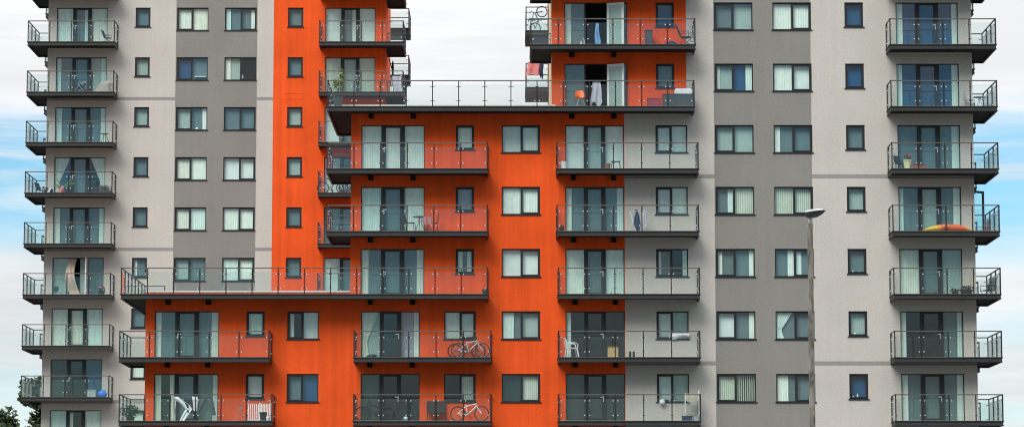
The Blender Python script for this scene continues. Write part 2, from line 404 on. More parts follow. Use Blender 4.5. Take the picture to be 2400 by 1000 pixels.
def balcony(bld, Y, x0, x1, Fz, wl=None, wxl=None, wr=None, wxr=None, d=1.4, yfront=None, brackets=()):
    """wl / wr = how far the slab runs back along the left / right side wall"""
    ly = Y - bld.location.y
    def poly(e):
        P = [(x0+e,-d+e),(x1-e,-d+e)]
        P += [(x1-e,wr-e),(wxr,wr-e),(wxr,0)] if wr is not None else [(x1-e,0)]
        P += [(wxl,0),(wxl,wl-e),(x0+e,wl-e)] if wl is not None else [(x0+e,0)]
        ox, oy = x0, ly
        return [(a-ox, b_) for a, b_ in P]
    s = MB()
    s.cur = 0; s.prism(poly(0), -.045, 0)  # top lip, its shading put into the colour
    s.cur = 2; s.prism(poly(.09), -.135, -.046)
    s.cur = 3; s.prism(poly(.03), .001, .012)  # thin bounce layer added on top of the slab
    def outer(e):
        P = [(wxr-x0, wr-e), (x1-x0-e, wr-e)] if wr is not None else [(x1-x0-e, -.003)]
        P += [(x1-x0-e, -d+e), (e, -d+e)]
        P += [(e, wl-e), (wxl-x0, wl-e)] if wl is not None else [(e, -.003)]
        return P
    for e, hw, z0, z1, c in ((.055,.02,-.195,-.046,1),(.050,.038,-.228,-.196,0)):     # edge channel: web in the lit grey, bottom flange in the shaded dark
        s.cur = c; P = outer(e)
        for i in range(len(P)-1):
            p, q = Vector(P[i]), Vector(P[i+1]); dd = (q-p).normalized()
            k0 = i > 0; k1 = i < len(P)-2
            if abs(dd.x) > .5: p -= dd*hw*k0; q += dd*hw*k1
            else: p += dd*hw*k0; q -= dd*hw*k1
            s.bar(tuple(p), tuple(q), hw, z0, z1)
    if x1-x0 > 5:
        s.cur = 0; jx = (x1-x0)*.46; s.box(jx, jx+.02, -d+.028, -d+.06, -.194, -.05)
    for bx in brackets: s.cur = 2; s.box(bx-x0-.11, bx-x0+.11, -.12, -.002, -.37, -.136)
    o = s.build('balcony', ['steel_dark','fascia_lit','soffit','deck_bounce'], bld, (x0, ly, Fz))
    e = .05
    P = []
    if wr is not None: P += [(wxr-x0, wr-e), (x1-x0-e, wr-e)]
    else: P += [(x1-x0-e, -.02)]
    P += [(x1-x0-e, -d+e), (e, -d+e)]
    if wl is not None: P += [(e, wl-e), (wxl-x0, wl-e)]
    else: P += [(e, -.02)]
    rm = MB(); panels = []; rail_run(P, 0, rm, panels)
    rm.build('railing', ['steel_dark','handrail','clamp'], o)
    for a, b_, nm in panels:
        gp = MB(); gp.bar(tuple(a), tuple(b_), .006, .05, .98); gp.build('glass_panel', 'rail_glass', o)
    return o

BAL = {}
d14 = 1.4
def bx(u, v): return xat(u, -d14, zat(v, -d14))
def blx(u, v): return xat(u, YL-d14, zat(v, YL-d14))
# right-hand tower, right corner
xa, xb = bx(2090,480), bx(2344,480)
for k in (4,3,2,1,0,-1,-2,-3):
    BAL['RB',k] = balcony(near, 0, xa, xb, F(k), wr=2.5, wxr=XR)
# middle-right column
for k in (1,0,-1,-2,-3):
    a, b_ = (bx(1303,400), bx(1639,400)) if k >= 0 else (bx(1307,800), bx(1643,800))
    BAL['MR',k] = balcony(near, 0, a, b_, F(k), brackets=(a+.8, a+2.6))
for k in (4,3): BAL['MR',k] = balcony(near, 0, bx(1242,42), bx(1631,42), F(k), wl=2.5, wxl=XT, brackets=(XT+.9, XT+2.8))
# upper terrace over the middle block
BAL['T2',2] = balcony(near, 0, bx(766,190), bx(1629,190), F(2), wl=6.4, wxl=XM, brackets=(XM+.9, XM+2.8, XT+.9, XT+2.8))
for k in (1,0): BAL['ML',k] = balcony(near, 0, bx(764,400), bx(1145,400), F(k), wl=2.5, wxl=XM, brackets=(XM+.9, XM+2.8))
BAL['T1',-1] = balcony(near, 0, bx(282,627), bx(1145,627), F(-1), wl=7.2, wxl=XW, brackets=(XW+1., XW+2.8, XM+.9, XM+2.8))
for k in (-2,-3): BAL['ML',k] = balcony(near, 0, bx(827,800), bx(1153,800), F(k), brackets=(XM+.9, XM+2.8))
BAL['LL',-2] = balcony(near, 0, bx(278,775), bx(633,775), F(-2), wl=2.5, wxl=XW, brackets=(XW+1., XW+2.8))
BAL['LL',-3] = balcony(near, 0, bx(277,922), bx(640,922), F(-3), wl=2.5, wxl=XW, brackets=(XW+1., XW+2.8))
# rear tower
xa, xb = blx(55,518), blx(263,518)
for k in (6,5,4,3,2,1,0,-1,-2,-3): BAL['LT',k] = balcony(rear, YL, xa, xb, F(k), wl=2.5, wxl=LX0)
xo0, xo1 = blx(745,300), blx(947,60)
for k in (6,5,4,3,2,1,0): BAL['LO',k] = balcony(rear, YL, xo0, xo1, F(k), wr=2.5, wxr=LXR)
# balconies farther back along the side walls
def side_balcony(bld, Y0, Y1, xw, xout, Fz):
    ly = -bld.location.y; s = MB(); x0, x1 = min(xw,xout), max(xw,xout)
    for z0, z1, e, c in ((-.045,0,0,0),(-.195,-.046,.035,1),(-.23,-.196,.012,0)):
        s.cur = c; s.box(0 if x0 == xw else e, x1-x0-(0 if x1 == xw else e), e, Y1-Y0-e, z0, z1)
    o = s.build('balcony', ['steel_dark','fascia_lit','soffit'], bld, (x0, Y0+ly, Fz))
    xo = .05 if x0 == xout else x1-x0-.05; xi = x1-x0 if x0 == xout else 0
    rm = MB(); panels = []; rail_run([(xi,.05),(xo,.05),(xo,Y1-Y0-.05),(xi,Y1-Y0-.05)], 0, rm, panels)
    rm.build('railing', ['steel_dark','handrail','clamp'], o)
    for a, b_, nm in panels:
        gp = MB(); gp.bar(tuple(a), tuple(b_), .006, .05, .98); gp.build('glass_panel', 'rail_glass', o)
    return o
for k in range(-3,7): side_balcony(rear, YL+5.2, YL+8.8, LX0, blx(52,518), F(k))
for k in range(-3,5): side_balcony(near, 5.2, 8.8, XR, bx(2346,480), F(k))
RD = 13.2; RS = 6.5; XS = LXR - 1.5      # depth of the rear tower; its right flank steps in behind RS
for k in (5,6,7): side_balcony(rear, YL+9.8, YL+12.8, XS, LXR + .98, F(k))
for k in (3,4,5): side_balcony(near, 10.6, 14.0, XT, XT-1.15, F(k))

# ------------------------------------------------------------------ windows and balcony doors: near building
def dbl(u0, u1, kref_v):   # x extent from photo columns at one reference row
    return wx(u0, kref_v, 0), wx(u1, kref_v, 0)
def row(cols, k, codes, cas, h=1.26): window(near, 0, cols[0], cols[1], H(k), h, codes, cas)
A = dbl(1677,1768,480); Bc = dbl(1815,1906,480); S = dbl(1985,2029,470); Nn = dbl(1537,1612,470)
for k, c in {3:('N','N'),2:('lN','rB'),1:('N','N'),0:('nr','V'),-1:('ln','nr'),-2:('W','nr'),-3:('V','v')}.items(): row(A, k, c, 0)
for k, c in {3:('C','C'),2:('C','W'),1:('ln','n'),0:('V','V'),-1:('nr','ln'),-2:('tn','N'),-3:('mn','n')}.items(): row(Bc, k, c, 1)
for k, c in {3:('B',),2:('B',),1:('n',),0:('N',),-1:('n',),-2:('N',),-3:('B',)}.items(): row(S, k, c, 0, 1.13)
for k, c in {1:('C','W'),0:('W','C'),-1:('ln','Dr'),-2:('W','N'),-3:('W','N')}.items(): row(Nn, k, c, 0)
U1 = dbl(1537,1580,90)
row(U1, 3, ('B',), 0, 1.13); row(U1, 2, ('N',), 0, 1.13)
Mid = dbl(1176,1266,480)
for k, c in {1:('W','C'),0:('C','C'),-1:('W','W'),-2:('mn','N'),-3:('b','V')}.items(): row(Mid, k, c, 1)
Ms = dbl(1068,1111,480)
for k, c in {1:('C',),0:('L',),-1:('en',)}.items(): row(Ms, k, c, 0, 1.13)
Mn = dbl(1041,1115,800)
for k, c in {-2:('Cr','W'),-3:('D','V')}.items(): row(Mn, k, c, 1)
Ls = dbl(577,620,800)
for k, c in {-2:('C',),-3:('W',)}.items(): row(Ls, k, c, 0, 1.13)
Ld = dbl(673,747,800)
for k, c in {-2:('l','W'),-3:('N','B')}.items(): row(Ld, k, c, 0)
xr_ = wx(2106,480,0)
for k, c in {3:('lB','B','Br'),2:('lB','B','Br'),1:('n','n','nr'),0:('ln','N','nr'),-1:('C','n','N'),-2:('lD','D','nr'),-3:('ln','n','rn')}.items():
    door(near, 0, xr_, F(k), c, 'r', w=wx(2253,480,0)-xr_)
xm_ = wx(1325,480,0)
for k, c in {1:('W','N','W'),0:('ln','n','nr'),-1:('C','n','C'),-2:('lD','D','D'),-3:('b','b','b')}.items():
    door(near, 0, xm_, F(k), c, 'r', w=wx(1464,480,0)-.02-xm_)
for k, c in {3:('ln','','n'),2:('n','','n')}.items(): door(near, 0, wx(1323,100,0), F(k), c, 'r', leaf=True, empty_mid=True)
xl_ = wx(846,480,0)
for k, c in {1:('C','C','C'),0:('C','n','C'),-1:('ln','N','rn')}.items(): door(near, 0, xl_, F(k), c, 'l', w=wx(995,480,0)-xl_)
for k, c in {-2:('tN','D','Lr'),-3:('b','D','D')}.items(): door(near, 0, wx(846,800,0), F(k), c, 'r', w=wx(984,800,0)-wx(846,800,0))
for k, c in {-2:('ln','n','nr'),-3:('l2','n','nr')}.items(): door(near, 0, wx(362,800,0), F(k), c, 'l', w=wx(513,800,0)-wx(362,800,0))
# rear tower
def lcol(u0, u1): return wx(u0,500,YL), wx(u1,500,YL)
def lrow(cols, k, codes, cas, h=1.29): window(rear, YL, cols[0], cols[1], H(k), h, codes, cas)
s1 = lcol(311,346); d1 = lcol(409,483); d2 = lcol(522,597); so = lcol(671,707)
for k, c in {5:('N',),4:('N',),3:('N',),2:('N',),1:('n',),0:('lN',),-1:('n',),-2:('C',),-3:('C',)}.items(): lrow(s1, k, c, 0, 1.10)
for k, c in {5:('C','C'),4:('B','n'),3:('N','nr'),2:('C','C'),1:('C','C'),0:('N','n')}.items(): lrow(d1, k, c, 0)
for k, c in {5:('lN','nr'),4:('lN','D'),3:('N','n'),2:('W','W'),1:('C','C'),0:('C','Cr')}.items(): lrow(d2, k, c, 1)
for k, c in {5:('N',),4:('n',),3:('N',),2:('N',),1:('n',),0:('n',)}.items(): lrow(so, k, c, 0, 1.10)
xd_ = wx(125,500,YL); wd_ = wx(245,500,YL)-xd_
for k, c in {5:('C','nr','C'),4:('ln','n','Nr'),3:('ln','n','nr'),2:('tB','n','T'),1:('ln','n','nr'),-1:('C','C','C'),-2:('b','D','B'),-3:('C','l','C')}.items():
    door(rear, YL, xd_, F(k), c, 'l', w=wd_)
od = door(rear, YL, xd_, F(0), ('N','','N'), 'l', w=wd_, empty_mid=True)
cu = MB()
def blow(u, t):
    z = .08 + 2.0*t; out = .34*math.sin(math.pi*min(1,(1-t)*1.1))**1.2
    return (1.00 - .22*math.sin(math.pi*t*.9) + .52*u*(.8+.3*(1-t)), -.02 - out + .03*math.sin(u*7+2*t)+.015*math.sin(u*15+5*t), z)
cu.sheet(blow, 20, 14); cb = cu.build('curtain', 'beige_cloth', od, smooth=True); cb['label'] = 'beige curtain blowing out through the open door'
cu = MB(); curtain_sheet(cu, 1.50, 1.86, .2, .05, 2.1, 3); cu.build('curtain', 'net_teal', od, smooth=True)
lf = MB(); lf.box(1.88, 1.94, -.55, .06, .05, 2.12); lo = lf.build('door_leaf', 'white_frame', od); lo['label'] = 'white door leaf opened outwards, seen edge-on'
xo_ = wx(762,100,YL)
for k, c in {5:('W','nr','W'),4:('V','N','V'),3:('W','n','W'),2:('W','n','W'),1:('n','n','N'),0:('C','n','C')}.items(): door(rear, YL, xo_, F(k), c, 'r', w=wx(880,100,YL)-xo_)

# ------------------------------------------------------------------ walls
def facade(bld, Y, xs, zs, matfn, names, keyfn):
    hs = holes[id(bld)]
    X = sorted(set([round(v,4) for v in xs] + [round(v,4) for h in hs for v in h[:2]]))
    Z = sorted(set([round(v,4) for v in zs] + [round(v,4) for h in hs for v in h[2:]]))
    mbs = {}; ly = Y - bld.location.y
    for i in range(len(X)-1):
        for j in range(len(Z)-1):
            a, b_, c, d = X[i], X[i+1], Z[j], Z[j+1]
            if b_-a < 1e-3 or d-c < 1e-3: continue
            cx, cz = (a+b_)/2, (c+d)/2
            mt = matfn(cx, cz)
            if mt is None: continue
            if any(h[0] < cx < h[1] and h[2] < cz < h[3] for h in hs): continue
            mbs.setdefault((mt, keyfn(cx)), MB()).quad((a,ly,c),(b_,ly,c),(b_,ly,d),(a,ly,d))
    for h in hs:
        cx, cz = (h[0]+h[1])/2, (h[2]+h[3])/2; mt = matfn(cx, cz); q = mbs.setdefault((mt, keyfn(cx)), MB()); a, b_, c, d = h; y0, y1 = ly, ly+.30
        q.quad((a,y0,c),(a,y1,c),(a,y1,d),(a,y0,d)); q.quad((b_,y0,c),(b_,y0,d),(b_,y1,d),(b_,y1,c))
        q.quad((a,y0,d),(a,y1,d),(b_,y1,d),(b_,y0,d)); q.quad((a,y0,c),(b_,y0,c),(b_,y1,c),(a,y1,c))
    for (mt, _), q in mbs.items():
        o = q.build('wall', mt, bld); o['label'] = names[mt]
BANDS = [(F(1)-.28, F(1)-.09), (F(-2)-.28, F(-2)-.09), (F(4)-.28, F(4)-.09)]
def near_mat(x, z):
    if x < XW or x > XR or z < 0 or z > ZTOP: return None
    if x < XM and z > ZW: return None
    if x < XT and z > ZM: return None
    if z > ZM - .01:
        if x < XO1: return 'orange_render'
    elif x < XO2: return 'orange_render'
    if XD0 < x < XD1: return 'dark_grey_render'
    if any(a < z < b_ for a, b_ in BANDS): return 'band_grey'
    return 'light_grey_render'
bz = [v for b_ in BANDS for v in b_]
NM = {'orange_render':'bright orange rendered wall', 'light_grey_render':'pale warm grey rendered wall', 'dark_grey_render':'dark grey rendered wall panel', 'band_grey':'thin darker grey bands across the pale wall', 'cream_render':'cream rendered side wall'}
facade(near, 0, [XW,XM,XT,XO1,XO2,XD0,XD1,XR], [0,ZW,ZM,ZTOP]+bz, near_mat, NM, lambda x: x > (XD0+XD1)/2 and not XD0 < x < XD1)
def rear_mat(x, z):
    if x < LX0 or x > LXR or z < 0 or z > LZTOP: return None
    if x > LXO: return 'orange_render'
    if LXD0 < x < LXD1: return 'dark_grey_render'
    if any(a < z < b_ for a, b_ in BANDS): return 'band_grey'
    return 'light_grey_render'
facade(rear, YL, [LX0,LXD0,LXD1,LXO,LXR], [0,LZTOP]+bz, rear_mat, NM, lambda x: LXD1 < x)
# side and back walls, roofs
def wallquad(bld, mt, pts, name='wall', lab=None):
    ly = bld.location.y; q = MB(); q.add([(x,y-ly,z) for x,y,z in pts], [tuple(range(len(pts)))]); o = q.build(name, mt, bld)
    if lab: o['label'] = lab
def side(bld, mt, x, y0, y1, z0, z1, lab=None): wallquad(bld, mt, [(x,y0,z0),(x,y1,z0),(x,y1,z1),(x,y0,z1)], 'wall', lab)
def back(bld, mt, y, x0, x1, z0, z1): wallquad(bld, mt, [(x0,y,z0),(x0,y,z1),(x1,y,z1),(x1,y,z0)])
def flat(bld, z, x0, x1, y0, y1): wallquad(bld, 'roof', [(x0,y0,z),(x1,y0,z),(x1,y1,z),(x0,y1,z)], 'roof')
DM, DT = 18.0, 16.0
side(near, 'light_grey_render', XW, 0, YL, 0, ZW); side(near, 'orange_render', XM, 0, DM, ZW, ZM)
side(near, 'cream_render', XT, 0, DT, ZM, ZTOP, 'cream side wall of the right-hand tower'); side(near, 'light_grey_render', XR, 0, DT, 0, ZTOP)
back(near, 'light_grey_render', DT, XT, XR, 0, ZTOP); back(near, 'orange_render', DM, XM, XT, 0, ZM)
flat(near, ZTOP-.3, XT, XR, 0, DT); flat(near, ZM-.20, XM, XT, 0, DM); flat(near, ZW-.20, XW, XM, 0, YL-.02)
side(rear, 'light_grey_render', LX0, YL, YL+RD, 0, LZTOP); side(rear, 'orange_render', LXR, YL, YL+RS, 0, LZTOP); back(rear, 'orange_render', YL+RS, XS, LXR, 0, LZTOP); side(rear, 'orange_render', XS, YL+RS, YL+RD, 0, LZTOP)
back(rear, 'light_grey_render', YL+RD, LX0, XS, 0, LZTOP); flat(rear, LZTOP-.3, LX0, LXR, YL, YL+RS); flat(rear, LZTOP-.3, LX0, XS, YL+RS, YL+RD)
# parapet copings of the two terraces
for x0, x1, z, y in ((XW,XM,ZW,0),(XM-.9,XT+.18,ZM,0)):
    q = MB(); q.box(x0, x1, -.05, .28, z+.002, z+.062); q.build('coping', 'coping', near)
# guard rail at the back of the lower terrace
q = MB()
z0 = ZW-.19; yy = 6.9; xe = XM-.85
q.cur = 1; q.tube([(XW+.1,yy,z0+.62),(xe,yy,z0+.62),(xe+.4,yy,z0+.40),(xe+.4,yy,z0)], .022)
q.cur = 0
n = 9
for i in range(n): x = XW+.1+(xe-XW-.1)*i/(n-1); q.tube([(x,yy,z0),(x,yy,z0+.62)], .02); q.tube([(x,yy,z0+.1),(x+.14,yy+.1,z0)], .02)
q.build('roof_guard_rail', ['steel_dark','handrail'], near)
# rooms behind the glass
def rooms(bld, Y, x0, x1, ks, dep=4.0, top=None):
    q = MB(); ly = Y-bld.location.y
    for k in ks: q.box(x0+.02, x1-.02, ly+.302, ly+dep, F(k)-.28, F(k)-.02)
    q.quad((x0+.02,ly+dep,0),(x1-.02,ly+dep,0),(x1-.02,ly+dep,F(ks[-1])),(x0+.02,ly+dep,F(ks[-1])))
    q.build('interior', 'room', bld)
rooms(near, 0, XT, XR, range(-5,7)); rooms(near, 0, XM, XT, range(-5,3)); rooms(near, 0, XW, XM, range(-5,0)); rooms(rear, YL, LX0, LXR, range(-5,9))
# vent outline on the orange strip of the rear tower
q = MB(); a, b_ = wx(667,226,YL), wx(709,226,YL); zc = zat(226,YL)
for x0,x1,z0,z1 in ((a,b_,zc+.15,zc+.17),(a,b_,zc-.17,zc-.15),(a,a+.02,zc-.15,zc+.15),(b_-.02,b_,zc-.15,zc+.15)): q.box(x0,x1,-.012,-.001,z0,z1)
q.build('vent_cover', 'orange_render', rear)
# opened side door on the right-hand tower, at the kayak balcony
q = MB(); w_, h_ = .78, 2.12
q.box(0,w_,-.03,.03,h_-.1,h_); q.box(0,w_,-.03,.03,0,.12); q.box(0,.09,-.03,.03,.12,h_-.1); q.box(w_-.09,w_,-.03,.03,.12,h_-.1)
q.cur = 1; q.quad((.09,0,.12),(w_-.09,0,.12),(w_-.09,0,h_-.1),(.09,0,h_-.1))
o = q.build('balcony_door', ['dark_frame','window_glass'], near, (XR, 1.2, F(0)+.02), math.radians(30)); o['label'] = 'dark framed side door standing open at the tower corner'

# ------------------------------------------------------------------ things standing on the balconies
def at(u, k, Y, dz=.4): return (xat(u, Y, F(k)+dz), Y, F(k))
FR = -.75; BKY = -.35; LF = YL-.75
def single(mb, name, mats, label, cat, loc, rz=0, smooth=False, group=None, scale=1.0):
    o = tag(mb.build(name, mats, None, loc, rz, smooth), label, cat, group); o.scale = (scale,)*3; return o
# --- bicycles
def bicycle(label, loc, rz, frame='silver_paint', group=None, tilt=0.0, guard=True):
    t = thing('bicycle', label, 'bicycle', loc, rz, group); t.rotation_euler = (tilt, 0, rz)
    R_ = .335
    for x in (0, 1.06):
        q = MB(); q.ring((x,0,R_), R_-.026, .028, n=28, m=6); q.cur = 1; q.ring((x,0,R_), R_-.05, .011, n=28, m=4)
        for i in range(14):
            a = math.pi*2*i/14; q.tube([(x,0,R_),(x+math.cos(a)*(R_-.05),0,R_+math.sin(a)*(R_-.05))], .0028, 3)
        q.tube([(x,-.05,R_),(x,.05,R_)], .022, 6)
        q.build('wheel', ['black_rubber','steel_dark' if frame == 'black_plastic' else 'alu'], t)
    q = MB(); bb = (.44,0,.30); st = (.34,0,.74); hd = (.80,0,.80); hl = (.84,0,.68)
    for p_, q_, r_ in ((bb,st,.024),((.355,0,.66),(.80,0,.76),.025),(bb,hl,.030),((0,.04,R_),bb,.018),((0,-.04,R_),bb,.018),((0,.04,R_),(.36,0,.66),.015),((0,-.04,R_),(.36,0,.66),.015),(hd,hl,.022),(hl,(.90,0,.56),.016)):
        q.tube([p_,q_], r_, 7)
    q.build('frame', frame, t)
    q = MB(); q.tube([(.87,.0,.62),(.89,.06,.58),(1.06,.06,R_)], .022, 6); q.tube([(.87,0,.62),(.89,-.06,.58),(1.06,-.06,R_)], .022, 6); q.build('fork', frame, t)
    q = MB(); q.tube([(hd[0],0,.80),(.785,0,.90)], .016, 6); q.tube([(.76,-.30,.96),(.77,-.16,.93),(.80,0,.90),(.77,.16,.93),(.76,.30,.96)], .024, 6); q.build('handlebar', 'black_plastic', t)
    q = MB(); q.tube([st,(.315,0,.84)], .013, 6); q.add([(.17,-.075,.86),(.17,.075,.86),(.30,.05,.87),(.46,.018,.865),(.46,-.018,.865),(.30,-.05,.87),(.19,-.05,.82),(.19,.05,.82),(.42,.012,.83),(.42,-.012,.83)],
        [(0,5,4,3,2,1),(6,7,8,9),(0,1,7,6),(1,2,8,7),(2,3,8),(3,4,9,8),(4,5,9),(5,0,6,9)]); q.build('saddle', 'black_plastic', t)
    q = MB(); q.ring((bb[0],-.05,bb[2]), .085, .008, n=16, m=4); q.tube([(bb[0],-.06,bb[2]),(bb[0]+.12,-.075,bb[2]-.12)], .010, 5); q.tube([(bb[0],.06,bb[2]),(bb[0]-.12,.075,bb[2]+.12)], .010, 5)
    q.box(bb[0]+.08,bb[0]+.17,-.14,-.07,bb[2]-.135,bb[2]-.115); q.box(bb[0]-.17,bb[0]-.08,.07,.14,bb[2]+.11,bb[2]+.13); q.build('crank', 'black_plastic', t)
    return t
x, y, z = at(1075,-2,-.80); bicycle('silver bicycle behind glass above the white one, saddle and handlebar under the window', (x,y,z), 0, 'silver_paint')
x, y, z = at(1066,-2,-.42); bicycle('dark bicycle mostly hidden behind the silver bicycle', (x,y,z), math.radians(6), 'black_plastic')
x, y, z = at(1073,-3,-.80); bicycle('white framed bicycle standing right of the two dark wicker baskets', (x,y,z), math.radians(-4), 'white_plastic')
x, y, z = at(905,-3,-.70); bicycle('black bicycle at the left end of the balcony with dark balcony doors', (x,y,z), math.radians(184), 'black_plastic')
x, y, z = at(757,2,YL-.75); bicycle('bicycle leaning by the left end of a rear tower balcony beside the orange block', (x,y,z), math.radians(4), 'silver_paint')
x, y, z = at(790,2,YL-.45); bicycle('second bicycle on the rear tower balcony, half hidden behind the orange block', (x,y,z), math.radians(-3), 'silver_paint')
# bicycle stood on its rear wheel on the side balcony of the grey tower
xs_ = XT-.62; t = bicycle('black bicycle stood on end on the side balcony against the white sky', (xs_+.22, 11.0, F(4)+.05), 0, 'black_plastic'); t.rotation_euler = (0, math.radians(-68), math.radians(12)); t.scale = (.85,)*3
# --- chairs
def mono_chair(label, loc, rz):
    t = thing('plastic_chair', label, 'chair', loc, rz)
    q = MB(); q.prism([(-.23,-.22),(.23,-.22),(.21,.22),(-.21,.22)], .42, .45); q.build('seat', 'white_plastic', t)
    q = MB()
    for i in range(5):
        a = -.17+.085*i; q.tube([(a,.21,.44),(a*1.02,.25,.62),(a*1.05,.30,.80)], .018, 5)
    q.tube([(-.22,.21,.44),(-.23,.26,.64),(-.2,.31,.80),(-.1,.325,.855),(0,.33,.865),(.1,.325,.855),(.2,.31,.80),(.23,.26,.64),(.22,.21,.44)], .024, 6); q.build('backrest', 'white_plastic', t)
    for s in (-1,1):
        q = MB(); q.tube([(s*.23,.26,.66),(s*.27,.10,.67),(s*.27,-.16,.65),(s*.26,-.23,.58),(s*.25,-.22,.44)], .024, 6); q.build('armrest', 'white_plastic', t)
        for a, b_ in ((-.2,-.27),(.2,.27)):
            q = MB(); q.tube([(s*.21,a,.43),(s*.26,b_,0)], [.036,.024], 6); q.build('leg', 'white_plastic', t)
    return t
x, y, z = at(1340,-2,-.75); mono_chair('white plastic garden chair on the balcony left of the cardboard box', (x,y,z), math.radians(100))
t = thing('shell_chair', 'bright orange moulded chair on thin metal legs beside the hanging grey towel', 'chair', at(1360,2,-.70), math.radians(10))
q = MB()
def shell(u, v):
    a = (u-.5)*2
    if v < .5: r = v*2; return (a*.22*(.85+.15*r), -.24+.42*r, .44-.03*math.sin(math.pi*r)+.10*a*a)
    r = (v-.5)*2; return (a*(.22-.05*r*r), .18+.09*r-.07*a*a, .44+.40*r+.10*a*a*(1-r))
q.sheet(shell, 10, 14); q.build('seat_shell', 'orange_plastic', t, smooth=True)
for sx_ in (-1,1):
    for sy_ in (-1,1):
        q = MB(); q.tube([(sx_*.08,sy_*.07-.03,.42),(sx_*.22,sy_*.22-.02,0)], .011, 5); q.build('leg', 'alu', t)
def folding_chair(label, loc, rz, fabric='dark_fabric', metal='black_plastic', recl=.35, group=None, s=1.0):
    t = thing('folding_chair', label, 'chair', loc, rz, group, s)
    q = MB(); q.box(-.24,.24,-.24,.20,.40,.425); q.build('seat', fabric, t)
    q = MB(); q.add([(-.24,.19,.44),(.24,.19,.44),(.24,.19+recl*.65,1.02),(-.24,.19+recl*.65,1.02),(-.24,.22,.44),(.24,.22,.44),(.24,.22+recl*.65,1.02),(-.24,.22+recl*.65,1.02)], [(0,1,2,3),(5,4,7,6),(0,4,5,1),(3,2,6,7),(0,3,7,4),(1,5,6,2)]); q.build('backrest', fabric, t)
    for sx_ in (-1,1):
        q = MB(); q.tube([(sx_*.26,.21+recl*.66,1.04),(sx_*.26,.20,.42),(sx_*.26,-.28,0)], .014, 5); q.build('leg', metal, t)
        q = MB(); q.tube([(sx_*.26,-.24,.41),(sx_*.26,.30,0)], .014, 5); q.build('leg', metal, t)
        q = MB(); q.tube([(sx_*.27,.30,.66),(sx_*.27,-.22,.64),(sx_*.27,-.20,.42)], .017, 5); q.build('armrest', metal, t)
    return t
x, y, z = at(1606,3,-.75); folding_chair('dark fabric folding armchair at the right end of the upper orange balcony', (x,y,z), math.radians(75))
x, y, z = at(2108,1,-.80); folding_chair('low dark folding chair left of the cream flowerpot', (x,y,z), math.radians(20), s=.66)
x, y, z = at(2315,-1,1.5); folding_chair('dark reclining garden chair outlined against the sky on the tower corner balcony', (x,y,z), math.radians(-60), recl=.2)
x, y, z = at(2307,0,1.6); folding_chair('red and white folding chair beside the kayak at the tower corner', (x,y,z), math.radians(-80), 'pink_cloth', 'white_plastic', .12, s=.85)
x, y, z = at(96,2,YL+.2); folding_chair('dark low chair on the corner balcony beside the potted palm', (x,y,z), math.radians(60), s=.75)
x, y, z = at(252,5,LF); folding_chair('dark slung chair at the right end of the topmost left balcony', (x,y,z), math.radians(75), s=.72)
def cafe_chair(label, loc, rz, col='alu', slats=6, h=.85, group=None):
    t = thing('slatted_chair', label, 'chair', loc, rz, group)
    q = MB()
    for i in range(5): q.box(-.21,.21,-.20+.085*i,-.14+.085*i,.43,.45)
    q.build('seat', col, t)
    q = MB(); q.tube([(-.21,.21,.44),(-.21,.27,h),(.21,.27,h),(.21,.21,.44)], .014, 5)
    for i in range(slats): a = -.21+.42*(i+1)/(slats+1); q.tube([(a,.215,.50),(a,.268,h-.02)], .013, 4)
    q.tube([(-.21,.215,.50),(.21,.215,.50)], .012, 4); q.build('backrest', col, t)
    for sx_ in (-1,1):
        for sy_ in (-1,1):
            q = MB(); q.tube([(sx_*.20,sy_*.19,.44),(sx_*.22,sy_*.23,0)], .013, 5); q.build('leg', col, t)
    return t
x, y, z = at(2272,2,-.3); cafe_chair('aluminium chair left of the small table on the tower corner balcony', (x,y,z), math.radians(70))
x, y, z = at(2318,2,1.3); cafe_chair('aluminium chair outlined against the sky right of the small table', (x,y,z), math.radians(-100))
def folded_chair(label, loc, w=.60, h=.80):
    t = thing('folded_chair', label, 'chair', loc)
    q = MB(); q.tube([(-w/2,-.10,0),(-w/2,.06,h),(w/2,.06,h),(w/2,-.10,0)], .022, 6); q.tube([(-w/2,-.095,.05),(w/2,-.095,.05)], .018, 5); q.build('frame', 'white_plastic', t)
    q = MB()
    for i in range(6): a = -w/2+w*(i+1)/7; q.box(a-.020, a+.020, -.012, .012, .0, 1.0)
    o = q.build('slats', 'white_plastic', t, (0,-.095,.06)); o.rotation_euler = (-.19,0,0); o.scale = (1,1,h-.09)
    q = MB()
    for sx_ in (-1,1): q.tube([(sx_*(w/2-.05),.10,0),(sx_*(w/2-.05),-.02,h*.7)], .016, 5)
    q.build('rear_leg', 'white_plastic', t)
folded_chair('white slatted chair folded flat, left one beside the metal stepladder', at(594,-3,-.80))
folded_chair('white slatted chair folded flat behind the black bucket at the balcony end', at(622,-3,-.80), .50)
x, y, z = at(961,0,-.6); cafe_chair('dark slatted chair left of the round table behind the balcony glass', (x,y,z), math.radians(80), 'black_plastic', 4)
x, y, z = at(1014,0,-.6); cafe_chair('dark slatted chair right of the round table with a red cloth', (x,y,z), math.radians(-85), 'black_plastic', 4)
def round_table(label, loc, r=.32, h=.72, col='black_plastic'):
    t = thing('round_table', label, 'table', loc)
    q = MB(); q.lathe([(r,h-.025),(r,h)], n=20); q.build('tabletop', col, t)
    for i in range(3):
        a = 2.09*i+.4; q = MB(); q.tube([(.04*math.cos(a),.04*math.sin(a),h-.03),(.10*math.cos(a),.10*math.sin(a),.4),(.30*math.cos(a),.30*math.sin(a),0)], .014, 5); q.build('leg', col, t)
x, y, z = at(984,0,-.65); round_table('round dark table between two dark chairs behind balcony glass', (x,y,z))
x, y, z = at(2296,2,.6); round_table('small aluminium table between two chairs at the tower corner', (x,y,z), .30, .72, 'alu')
x, y, z = at(245,3,LF); round_table('tall thin dark side table at the right end of a left tower balcony', (x,y,z), .22, .55)
